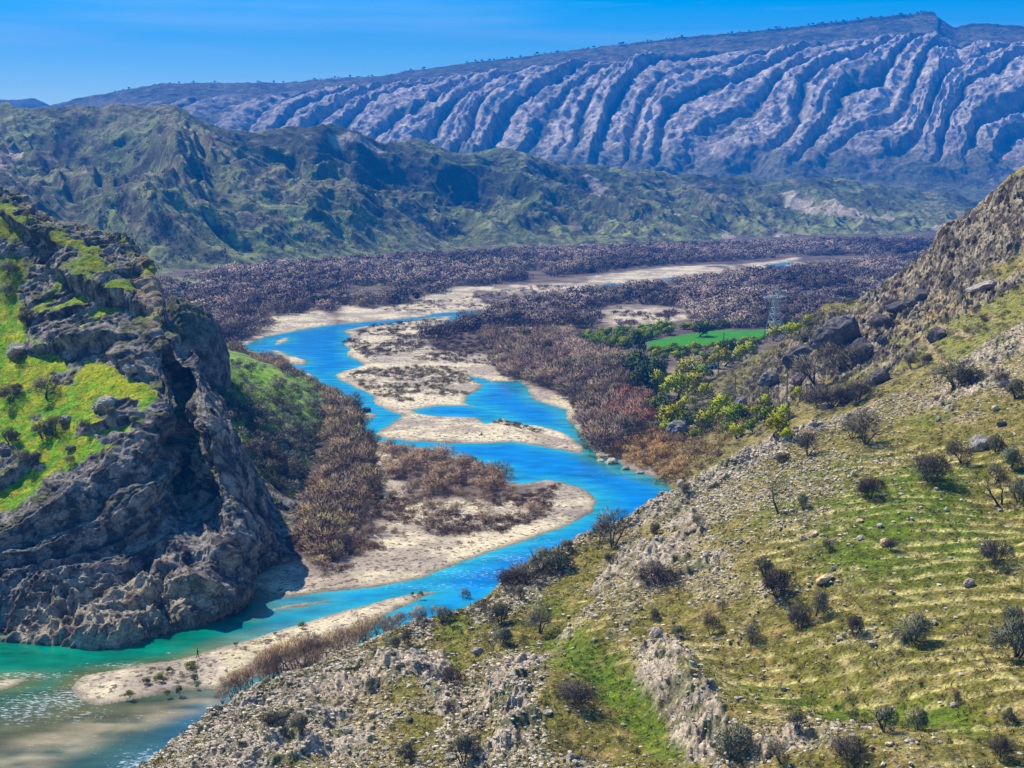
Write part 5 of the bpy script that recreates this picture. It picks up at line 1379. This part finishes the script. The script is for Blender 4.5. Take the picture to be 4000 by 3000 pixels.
# trees on the skyline of the far ridge and scrub on the hills
FARO = bpy.data.objects['mountain']; MIDO = bpy.data.objects['hills']
FT = me_of('crown', *(lambda t: (t[0], t[1], M_twig, t[2] * np.array([.05, .06, .045])))(crown_proto(600, 110, .35, .2, rx=.45, zc=.6, rz=.35, lobes=2)))
crk = np.array([(c_[0], c_[1]) for c_ in cr]) if False else None
rs = np.random.default_rng(41)
for i in range(120):
    X = 250 + 3400 * rs.uniform(0, 1) ** .85
    x = P(X, 300, 4720)[0]
    z = None
    for yy in np.linspace(4640, 4790, 7):
        ok, loc, n, _ = FARO.ray_cast(Vector((x, yy, 900)), Vector((0, 0, -1)))
        if ok and (z is None or loc.z - (yy - 4640) * .0 > z.z): z = loc.copy()
    if z is None: continue
    o = bpy.data.objects.new('skyline_tree', FT); col.objects.link(o); s_ = 3.5 + 6 * rs.uniform() ** 2
    o.location = z - Vector((0, 0, 1)); o.scale = (s_ * 1.1, s_ * 1.1, s_)
    tag(o, 'tiny dark tree on the skyline of the long far ridge', 'tree', 'trees on the skyline of the far ridge')
pts, sz = [], []
for i in range(2600):
    X, Y = rs.uniform(-300, 4000), rs.uniform(430, 1080)
    v = Vector(pdir(X, Y)).normalized()
    ok, loc, n, _ = MIDO.ray_cast(Vector(C0), v)
    if ok and fbm(np.array([loc.x * .008]), np.array([loc.y * .008]), seed=43, oct=3)[0] > rs.uniform(-.5, .3): pts.append(loc); sz.append(rs.uniform(2.5, 6))
merged('hill_scrub', protos(610, 3, 36, .35, .14, rx=.6, zc=.4, rz=.4, lobes=4), [tuple(p_) for p_ in pts], sz, np.array([(.04, .045, .03)]) * rs.uniform(.6, 1.6, (len(pts), 1)), 'dark scrub dotted over the hazy middle hills')

# ---------------------------------------------------------------- stones
def rock_mesh(name, seed, sub=2, blocky=.35, flat=.7, mat=None, tone=(1, 1, 1)):
    import bmesh
    bm = bmesh.new(); bmesh.ops.create_icosphere(bm, subdivisions=sub, radius=1.0)
    v = np.array([q.co[:] for q in bm.verts]); f = np.array([[w.index for w in q.verts] for q in bm.faces]); bm.free()
    rs = np.random.default_rng(seed)
    # cut with planes: flat broken faces
    for k in range(9):
        n = rs.normal(size=3); n /= np.linalg.norm(n); d = rs.uniform(.55, .9)
        e = np.maximum(v @ n - d, 0); v = v - e[:, None] * n[None] * (1 - .1)
    v = v * (1 + blocky * .4 * fbm(v[:, 0] * 1.3 + seed, v[:, 1] * 1.3, v[:, 2] * 1.3, seed=seed, oct=3))[:, None]
    if sub > 2: v = v * (1 + .10 * ridged(v[:, 0] * 3, v[:, 1] * 3, v[:, 2] * 4 + seed, seed=seed, oct=4))[:, None]
    v[:, 2] *= flat; v[:, 1] *= rs.uniform(.7, 1.0)
    c = np.ones((len(v), 3)) * np.array(tone)[None]
    return v, f, c
M_stone = land_material('boulder_stone', (1.5, 6.0), .5, 1.5, bump=.8, bump_dist=.12, bump_scale=4.0)
SM = [rock_mesh('stone', 700 + i, 1, .5, .55, tone=[(.52, .47, .37), (.40, .35, .26), (.58, .49, .35)][i % 3]) for i in range(6)]
SMe = [me_of('stone', v, f, M_stone, c) for v, f, c in SM]
def near_pts(n, seed, wfun, top=.42, ymax=3000):
    rs = np.random.default_rng(seed); p = NEAR['p']; nv, nu = p.shape[:2]; out = []
    w = wfun(NEAR) * (np.linspace(0, 1, nv)[:, None] > top) * (NEAR['PY'] < ymax + 60) * (NEAR['PX'] < 4060) * (NEAR['PX'] > -20)
    w = w * np.clip((NEAR['PY'] - 1000) / 1500, .3, 1.3) ** .0
    w = w.ravel() / w.sum(); i = rs.choice(len(w), n, p=w)
    return p.reshape(-1, 3)[i] + rs.normal(size=(n, 3)) * [.25, .25, 0], rs
pp, rs = near_pts(300, 51, lambda q: (.3 + q['bare'] * (1 - q['rock'] * .7)))
for p_ in pp:
    o = bpy.data.objects.new('stone', SMe[rs.integers(0, 6)]); col.objects.link(o)
    s_ = .30 + .34 * rs.uniform() ** 2
    o.location = p_ + np.array([0, 0, s_ * .15]); o.scale = (s_, s_ * rs.uniform(.7, 1), s_); o.rotation_euler = (rs.uniform(-.3, .3), rs.uniform(-.3, .3), rs.uniform(0, 6.28))
    Xs, Ys = proj(np.array(p_))
    tag(o, '%s loose stone %s' % ('large' if s_ > .46 else 'small', ['on the rocky lower slope by the water', 'on the tan shoulder near the crest trees', 'on the striped sheep-track slope', 'in the stony belt between the tan slabs and the crest', 'around the bottom bushes', 'on the upper slope below the dense crest bush', 'between the green hollow and the biggest outcrop'][0 if Xs < 1500 else 4 if Ys > 2650 and Xs > 2600 else 6 if Ys > 2450 and Xs < 2600 else 5 if Ys < 1750 else 1 if Xs < 2600 else 3 if Xs < 3350 else 2]), 'stone', 'loose stones on the near hillside')
pp, rs = near_pts(26000, 52, lambda q: (.10 + q['bare'] * (1 - q['rock'] * .6) + 1.2 * np.exp(-((q['PX'] - 3150) / 450) ** 2 - ((q['PY'] - 1950) / 260) ** 2)) * (1 - .7 * q['green']))
merged('rubble', SM, pp + np.array([0, 0, .02]), .11 + .33 * rs.uniform(0, 1, len(pp)) ** 2.2, rs.uniform(.7, 1.25, (len(pp), 1)) * np.ones((1, 3)), 'small pale stones strewn over the near hillside', M_stone)
pp, rs = near_pts(7000, 53, lambda q: (.25 + .5 * (1 - q['rock'])))
merged('grass', protos(620, 3, 14, .9, .16, rx=.6, zc=.15, rz=.15, lobes=3, up=1.5, c0=(1.2, 1.2, 1), c1=(.6, .6, .6)), pp, .25 + .3 * rs.uniform(0, 1, len(pp)), np.array([(.10, .095, .03)]) * rs.uniform(.5, 1.5, (len(pp), 1)), 'dry grass tufts and dwarf scrub on the near hillside')

BM = [rock_mesh('boulder', 800 + i, 4, .5, .8, tone=(1, 1, 1)) for i in range(6)]
def boulder(X, Y, wpx, hpx, tone, label, rz=None, sink=.2, tilt=0.0, i=None, name='boulder'):
    r_ = hit(X, Y)
    if not r_: return
    k = rng.integers(0, 6) if i is None else i
    v, f, c = BM[k]
    m = r_[0].y / F
    o = mesh_from(name, v, f, M_stone, c * np.array(tone)[None], smooth_=False)
    a, b_ = wpx * m * .5, hpx * m * .5
    o.scale = (a, (a + b_) / 2, b_ * 1.25); o.location = r_[0] + Vector((0, (a + b_) / 2 * .35, b_ * (1 - sink * 2)))
    o.rotation_euler = (0, tilt, rng.uniform(-.5, .5) if rz is None else rz)
    return tag(o, label, 'boulder')
pale, tan, grey, dark = (.55, .48, .36), (.66, .48, .26), (.34, .31, .26), (.12, .11, .105)
for a_ in [(3140,2110,60,30,tan,'flat tan slab, left one of two below the stony slope',.4),(3175,2095,46,30,tan,'tilted tan slab, right one of two below the stony slope',-.3),(3225,2275,80,38,tan,'large tan slab with a black shadow in the middle slope',-.5),(3253,2228,24,24,grey,'round grey boulder just above the large tan slab',0),
   (3465,2135,52,44,tan,'rounded pale boulder on the striped slope',0),(3790,2290,50,36,(.45,.32,.26),'pink flat boulder alone on the green striped slope',0),(3830,1760,80,86,grey,'large shadowed boulder on the upper right slope',0),(3915,1665,44,30,dark,'dark low boulder near the right edge',0),(3920,1510,52,44,grey,'leaning boulder under the pale rock slabs',.2),
   (3660,1555,62,24,tan,'yellow flat rock below the dense crest bush',.1),(3812,1605,26,22,tan,'small round yellow boulder on the upper slope',0),(3890,1605,30,30,pale,'pale boulder beside the small yellow one',0),(3665,1645,26,24,grey,'grey boulder on the stony upper slope',0),(3695,1995,20,20,pale,'white little boulder on the sheep-track slope',0),
   (1867,2560,46,42,grey,'squared grey boulder standing on the green shoulder',.1),(1450,2800,44,46,tan,'upright orange rock in the lower stones',0),(1465,2800,50,40,pale,'pale block on the lower stony slope',0),(1600,2820,34,22,dark,'dark small block on the lower stony slope',0),
   (2560,2490,60,46,(.44,.36,.28),'pinkish rounded boulder where the tracks meet',0),(3060,2700,24,26,grey,'little grey boulder above the bottom bushes',0),(3650,2440,28,22,pale,'pale boulder beside the large grey-green bush',0),(3420,2460,24,16,pale,'small pale stone right of the wide black shadow',0),
   (3360,2110,34,24,pale,'pale boulder between the slabs and the round bush',0),(3440,2060,32,22,pale,'oval pale boulder above the rounded one',0),(3360,2040,30,20,tan,'tan boulder on the stony belt',0),(3335,1860,24,26,pale,'egg-shaped stone on the upper stony belt',0),(2700,2080,60,26,(.42,.34,.25),'flat pale rock on the bare patch near the forked tree',0),
   (1350,2860,40,30,pale,'pale block near the lower path',0),(1330,2620,44,24,pale,'pale block on the rocky hump by the crest',0),(2140,2790,40,26,pale,'pale block at the top of the biggest outcrop',0),(1820,2790,44,28,tan,'yellow rock where the narrow path starts',0),(1760,2970,50,36,grey,'grey block at the bottom edge',0),(3000,2960,40,30,dark,'black boulder at the bottom edge left of the dark bush',0)]:
    boulder(*a_[:6], tilt=a_[6])
# spur boulders
for a_ in [(3300,1350,170,150,dark,'biggest black boulder of the cluster on the spur',.1),(3225,1370,110,110,dark,'black boulder at the left of the spur cluster',.2),(3370,1400,90,110,dark,'black boulder at the lower right of the spur cluster',0),(3120,1430,130,110,dark,'long slanting slab below the left boulder of the cluster',-.5),(3360,1420,70,70,dark,'round black boulder under the spur cluster',0),
   (3440,1265,70,50,dark,'dark boulder above the cluster',0),(3500,1215,100,46,dark,'cave-like dark rock near the spur skyline',0),(3600,1170,60,56,dark,'black rock at the edge of the spur meadow',0),(3565,1200,60,40,dark,'dark rock beside the one at the meadow edge',0),(3660,1330,78,70,dark,'lone leaning black boulder on the spur meadow',-.4),(3450,1340,46,36,dark,'small dark boulder right of the cluster',0),(3010,1510,90,70,(.18,.17,.16),'greenish dark boulder beside the right power pole',0),
   (3120,1500,70,56,(.2,.15,.14),'red-brown boulder right of the right power pole',0),(3230,1600,60,40,grey,'pale boulder by the violet bush',0),(3430,1500,100,70,dark,'dark boulder under the round bush on the lower spur',0),(3625,1410,34,36,dark,'small dark boulder above the bare spur trees',0),(2650,1720,110,90,(.2,.19,.19),'large dark rock at the foot of the orchard slope',0),(2560,1690,60,60,(.22,.21,.2),'smaller dark rock at the foot of the orchard slope',0),
   (2900,1600,60,60,(.2,.19,.19),'dark rock among the bright trees',0),(3200,1200,60,26,pale,'pale flat rock on the spur skyline',0),(3850,1130,150,36,grey,'long pale ledge on the upper spur',-.3),(2700,1680,60,20,pale,'pale stone beside the fallen trunk',0)]:
    boulder(*a_[:6], tilt=a_[6])
# rocks in and by the river
for a_ in [(2128,1836,44,16,grey,'flat dark rock in the middle of the blue reach',0),(2325,1872,20,12,grey,'small rock in the water right of the flat one',0),(2385,1815,60,34,pale,'pale shore boulder, largest by the blue water',0),(2345,1805,30,22,pale,'pale shore boulder at the sandbank tip side',0),(2440,1838,40,24,grey,'grey shore boulder below the pale ones',0),
   (2500,1850,36,20,grey,'low grey boulder along the green shore',0),(2660,1898,34,34,pale,'upright pale rock where the shore meets the crest',0),(1425,1610,52,24,dark,'dark rock standing by the left bank rapids',0),(1880,1700,10,12,dark,'tiny dark stump on the sandbank',0),(940,2270,30,20,grey,'rock at the cliff foot',0),(660,2560,30,14,grey,'half-sunk rock at the foot of the low ledge',0)]:
    boulder(*a_[:6], tilt=a_[6], sink=.3)
# rocks of the cliff foot and meadow
for a_ in [(255,1655,54,40,(.34,.32,.30),'rounded grey boulder on the lower bright meadow',0),(400,1600,110,60,grey,'grey outcrop block in the middle of the meadow',0),(20,1780,60,50,dark,'dark boulder at the left edge of the meadow',0),(280,1760,50,24,dark,'small dark meadow boulder above the rim',0),(520,1460,80,50,grey,'grey boulder near the wall top',.2),(60,1390,80,70,grey,'big grey rocks at the left edge of the meadow',0)]:
    boulder(*a_[:6], tilt=a_[6])

# ================================================================ THINGS PEOPLE MADE, AND THE WALKER
import bmesh
M_steel = plain('galvanised_steel', (.52, .48, .44), .5, .0, .15)
M_white = plain('white_insulators', (.85, .82, .76), .5)
M_wood = plain('weathered_pole_wood', (.24, .19, .14), .9)
M_woodd = plain('dark_pole_wood', (.10, .08, .06), .9)
M_wire = plain('cable', (.25, .23, .24), .6)

def bars(name, segs, w, mat, parent=None, k=4):
    V, Fc = [], []
    for (a, b) in segs:
        v, f = tube([a, b], [w, w], k); o = len(V); V.extend(v); Fc.extend([tuple(i + o for i in q) for q in f])
    return mesh_from(name, V, np.array(Fc), mat, smooth_=False, parent=parent)

def ring(h, a):
    return [(a, a, h), (-a, a, h), (-a, -a, h), (a, -a, h)]
b0 = hit(3025, 1318)[0]
mpx = b0.y / F
t = thing('power_pylon', (b0.x, b0.y, b0.z - .3), 'pale lattice power pylon with wide arms beside the green field', 'pylon', rz=.55)
Hh = 208 * mpx
lev = [(0, 3.9), (.16, 3.2), (.32, 2.5), (.46, 1.9), (.58, 1.4), (.70, 1.15), (.80, 1.1)]
for c_ in range(4):
    seg = [(ring(lev[i][0] * Hh, lev[i][1])[c_], ring(lev[i + 1][0] * Hh, lev[i + 1][1])[c_]) for i in range(len(lev) - 1)]
    bars('leg', seg, .30, M_steel, t)
seg = []
for i in range(len(lev) - 1):
    r0, r1 = ring(lev[i][0] * Hh, lev[i][1]), ring(lev[i + 1][0] * Hh, lev[i + 1][1])
    for c_ in range(4):
        seg += [(r0[c_], r1[(c_ + 1) % 4]), (r0[(c_ + 1) % 4], r1[c_]), (r1[c_], r1[(c_ + 1) % 4])]
bars('bracing', seg, .16, M_steel, t)
for sx in (-1, 1):
    az = .76 * Hh
    seg = []
    for sy in (-1, 1):
        seg += [((sx * 1.1, sy * 1.1, az), (sx * 7.4, sy * .35, az + .5)), ((sx * 1.1, sy * 1.1, az + 1.4), (sx * 7.4, sy * .35, az + .6))]
    for q in np.linspace(0, 1, 6):
        x = sx * (1.1 + 6.3 * q); yb = 1.1 - .75 * q
        seg += [((x, -yb, az + .5 * q), (x, yb, az + .5 * q)), ((x, -yb, az + .5 * q), (x, -yb, az + 1.4 - .8 * q)), ((x, yb, az + .5 * q), (x, yb, az + 1.4 - .8 * q))]
    bars('cross_arm', seg, .24, M_white, t)
    seg = [((sx * 1.1, -1.0, .80 * Hh), (sx * 1.6, -.2, Hh)), ((sx * 1.1, 1.0, .80 * Hh), (sx * 1.6, .2, Hh)), ((0, 0, .82 * Hh), (sx * 1.6, 0, .96 * Hh)), ((sx * 1.4, -.4, .9 * Hh), (sx * 1.4, .4, .9 * Hh))]
    bars('peak', seg, .16, M_steel, t)
for x in (-7, -3.6, 3.6, 7):
    bars('insulator', [((x, 0, .76 * Hh + .3), (x, 0, .76 * Hh - 2.0)), ], .16, M_white, t, 6)
# wires towards the hidden next pylon far left
def wire(a, b, sag, label, r=.045, group='long power lines over the valley'):
    pts = []
    for q in np.linspace(0, 1, 40):
        p_ = np.array(a) * (1 - q) + np.array(b) * q; p_[2] -= sag * 4 * q * (1 - q); pts.append(p_)
    v, f = tube(pts, [r] * len(pts), 4)
    return tag(mesh_from('power_line', v, np.array(f), M_wire, smooth_=True), label, 'cable', group)
arm = lambda x: (b0.x + x * math.cos(.55), b0.y + x * math.sin(.55), b0.z + .76 * Hh - 2.3)
for i, x in enumerate((-7, -3.6, 3.6, 7)):
    e = P(300, 1080 + i * 6, 1000 + i * 12)
    wire(arm(x), e, 12, 'thin power line sagging from the lattice pylon over the leafless wood')

# wooden poles
for i, (X, Y0, Y1, lab_) in enumerate([(2827,1334,1299,'small pole at the far side of the green field'),(2944,1385,1312,'dark pole at the near side of the green field'),(2806,1466,1383,'dark pole beside the red and blue hut'),(2660,1537,1459,'short dark pole left of the citrus trees'),
     (2870,1580,1459,'grey wooden pole, middle one on the scrubby slope'),(3073,1572,1437,'grey wooden pole beside the greenish boulder')]):
    r_ = hit(X, Y0); b_ = r_[0]; h = (Y0 - Y1) * b_.y / F
    t = thing('utility_pole', (b_.x, b_.y, b_.z - .2), lab_, 'utility pole', rz=.3)
    v, f = tube([(0, 0, 0), (0, 0, h + .2)], [.22, .16], 8); mesh_from('pole', v, np.array(f), M_wood if i > 3 else M_woodd, parent=t)
    bars('crossbar', [((-.9, 0, h - .4), (.9, 0, h - .4))], .10, M_woodd, t)
    for x in (-.8, 0, .8): bars('insulator', [((x, 0, h - .35), (x, 0, h - .05))], .09, M_white, t, 6)

# huts in the yard
def box(name, x0, x1, y0, y1, z0, z1, mat, parent, bev=0.03):
    bm = bmesh.new(); bmesh.ops.create_cube(bm, size=1)
    for q in bm.verts: q.co = Vector(((x0 + x1) / 2 + q.co.x * (x1 - x0), (y0 + y1) / 2 + q.co.y * (y1 - y0), (z0 + z1) / 2 + q.co.z * (z1 - z0)))
    bmesh.ops.bevel(bm, geom=bm.edges[:], offset=bev, segments=1, affect='EDGES')
    me = bpy.data.meshes.new(name); bm.to_mesh(me); bm.free(); me.materials.append(mat)
    o = bpy.data.objects.new(name, me); col.objects.link(o); o.parent = parent
    return o
M_pl = plain('rough_plaster', (.42, .36, .30), .9); M_dk = plain('dark_opening', (.03, .03, .035), .8)
M_red = plain('red_sheet', (.50, .06, .04), .5); M_blue = plain('blue_sheet', (.04, .20, .38), .5); M_sheet = plain('pale_sheet', (.75, .70, .66), .5)
def hut(X, Y, w, d_, h, roofm, lab_, rz=.1, open_=False):
    g_ = P(X, Y, None, 1.1)
    t = thing('hut', tuple(g_), lab_, 'hut', rz=rz)
    if open_:
        for sx in (-1, 1):
            for sy in (-1, 1): box('post', sx * w / 2 - .1, sx * w / 2 + .1, sy * d_ / 2 - .1, sy * d_ / 2 + .1, -.3, h, M_woodd, t)
        box('wall', -w / 2 + .12, w / 2 - .12, d_ / 2 - .05, d_ / 2 + .1, -.3, h - .05, M_pl, t)
    else:
        box('wall', -w / 2, w / 2, -d_ / 2, d_ / 2, -.4, h, M_pl, t)
        box('door', -.5, .5, -d_ / 2 - .04, -d_ / 2 + .05, 0, h * .8, M_dk, t); box('window', w * .22, w * .36, -d_ / 2 - .04, -d_ / 2 + .05, h * .4, h * .75, M_dk, t)
    r_ = box('roof', -w / 2 - .35, w / 2 + .35, -d_ / 2 - .4, d_ / 2 + .4, h + .003, h + .16, roofm, t); r_.rotation_euler = (.12, 0, 0)
    return t
hut(2850, 1408, 7.5, 5, 1.9, M_sheet, 'low white-roofed shelter in the pale yard behind the field', .15, True)
hut(2765, 1424, 5.5, 4, 1.7, M_red, 'small hut with red sheet roof in the yard', .1)
hut(2778, 1440, 5.5, 4, 1.6, M_blue, 'small hut with blue sheet roof in the yard', .1)
hut(2700, 1442, 3.5, 2.5, 1.2, M_sheet, 'tiny pale shed left of the blue-roofed hut', .3)
# fallen trunk on the slope
a_, b_ = hit(2718, 1676)[0], hit(2692, 1655)[0]
v, f = tube([a_ + Vector((0, 0, .5)), (a_ + b_) / 2 + Vector((0, -.5, .9)), b_ + Vector((0, 0, .7))], [.35, .3, .18], 8)
tag(mesh_from('fallen_trunk', v, np.array(f), plain('pale_dead_wood', (.5, .4, .3), .8)), 'pale fallen tree trunk lying by the dark rocks of the orchard slope', 'log')

# the walker
g_ = P(772, 2577, None, 0.0)
zz = ground_z(g_[0], g_[1], [GROUND])
M_cl = plain('dark_clothing', (.02, .025, .05), .9, var=.15); M_skin = plain('skin', (.35, .2, .14), .6, var=.05); M_hair = plain('black_hair', (.015, .012, .01), .7); M_pants = plain('dark_trousers', (.03, .03, .035), .9)
bm = bmesh.new()
J = {'pel': (0, 0, .92, .13), 'wai': (0, .0, 1.08, .125), 'che': (.02, 0, 1.30, .15), 'nek': (.03, 0, 1.47, .065), 'hea': (.05, 0, 1.60, .095), 'top': (.05, 0, 1.69, .075),
     'hl': (.0, .09, .88, .095), 'kl': (.17, .11, .50, .065), 'al': (.20, .12, .09, .045), 'tl': (.36, .13, .03, .04),
     'hr': (.0, -.09, .88, .095), 'kr': (-.08, -.11, .48, .065), 'ar': (-.30, -.12, .12, .045), 'tr': (-.16, -.13, .03, .04),
     'sl': (.02, .19, 1.41, .07), 'el': (.08, .25, 1.14, .05), 'wl': (.28, .16, 1.08, .038), 'fl': (.37, .12, 1.09, .03),
     'sr': (.02, -.19, 1.41, .07), 'er': (.06, -.26, 1.13, .05), 'wr': (.27, -.16, 1.10, .038), 'fr': (.36, -.11, 1.10, .03)}
E = [('pel', 'wai'), ('wai', 'che'), ('che', 'nek'), ('nek', 'hea'), ('hea', 'top'), ('pel', 'hl'), ('hl', 'kl'), ('kl', 'al'), ('al', 'tl'), ('pel', 'hr'), ('hr', 'kr'), ('kr', 'ar'), ('ar', 'tr'),
     ('che', 'sl'), ('sl', 'el'), ('el', 'wl'), ('wl', 'fl'), ('che', 'sr'), ('sr', 'er'), ('er', 'wr'), ('wr', 'fr')]
names = list(J); me = bpy.data.meshes.new('person')
me.from_pydata([J[k][:3] for k in names], [(names.index(a), names.index(b)) for a, b in E], [])
po = bpy.data.objects.new('person', me); col.objects.link(po)
sk = po.modifiers.new('skin', 'SKIN'); sk.use_smooth_shade = True
for k, sv in zip(names, me.skin_vertices[0].data): sv.radius = (J[k][3], J[k][3])
me.skin_vertices[0].data[0].use_root = True
ss = po.modifiers.new('sub', 'SUBSURF'); ss.levels = 2; ss.render_levels = 2
for m_ in (M_cl, M_skin, M_pants): me.materials.append(m_)
bpy.context.view_layer.update()
ev = po.evaluated_get(bpy.context.evaluated_depsgraph_get()); m2 = bpy.data.meshes.new_from_object(ev)
po.modifiers.clear(); po.data = m2
for p_ in m2.polygons:
    c_ = p_.center
    p_.material_index = 1 if (c_.z > 1.50 or (c_.x > .27 and c_.z > 1.0)) else (2 if c_.z < .93 else 0)
po.location = (g_[0], g_[1], zz + .02); po.rotation_euler = (0, 0, .35)
tag(po, 'walker in dark clothes striding on the pale gravel bar by the green water', 'person')
v, f, c = rock_mesh('hair', 5, 3, .1, 1.0)
mesh_from('hair', v * .1 + np.array([.03, 0, 1.665]), f, M_hair, parent=po)

# ================================================================ AIR
hz_m = bpy.data.materials.new('haze'); hz_m.use_nodes = True
ht = hz_m.node_tree; ht.nodes.clear()
pv = ht.nodes.new('ShaderNodeVolumePrincipled'); oo = ht.nodes.new('ShaderNodeOutputMaterial')
pv.inputs['Color'].default_value = (.0, .27, 1.0, 1)
pv.inputs['Density'].default_value = 1.7e-4
pv.inputs['Anisotropy'].default_value = .0
ht.links.new(pv.outputs[0], oo.inputs['Volume'])
x0, x1, y0, y1, z0, z1 = -8000, 8000, -400, 6900, -9, 760
vv = [(x, y, z) for z in (z0, z1) for y in (y0, y1) for x in (x0, x1)]
ff = [(0, 2, 3, 1), (4, 5, 7, 6), (0, 1, 5, 4), (2, 6, 7, 3), (0, 4, 6, 2), (1, 3, 7, 5)]
tag(mesh_from('haze', vv, ff, hz_m, smooth_=False), kind='stuff')
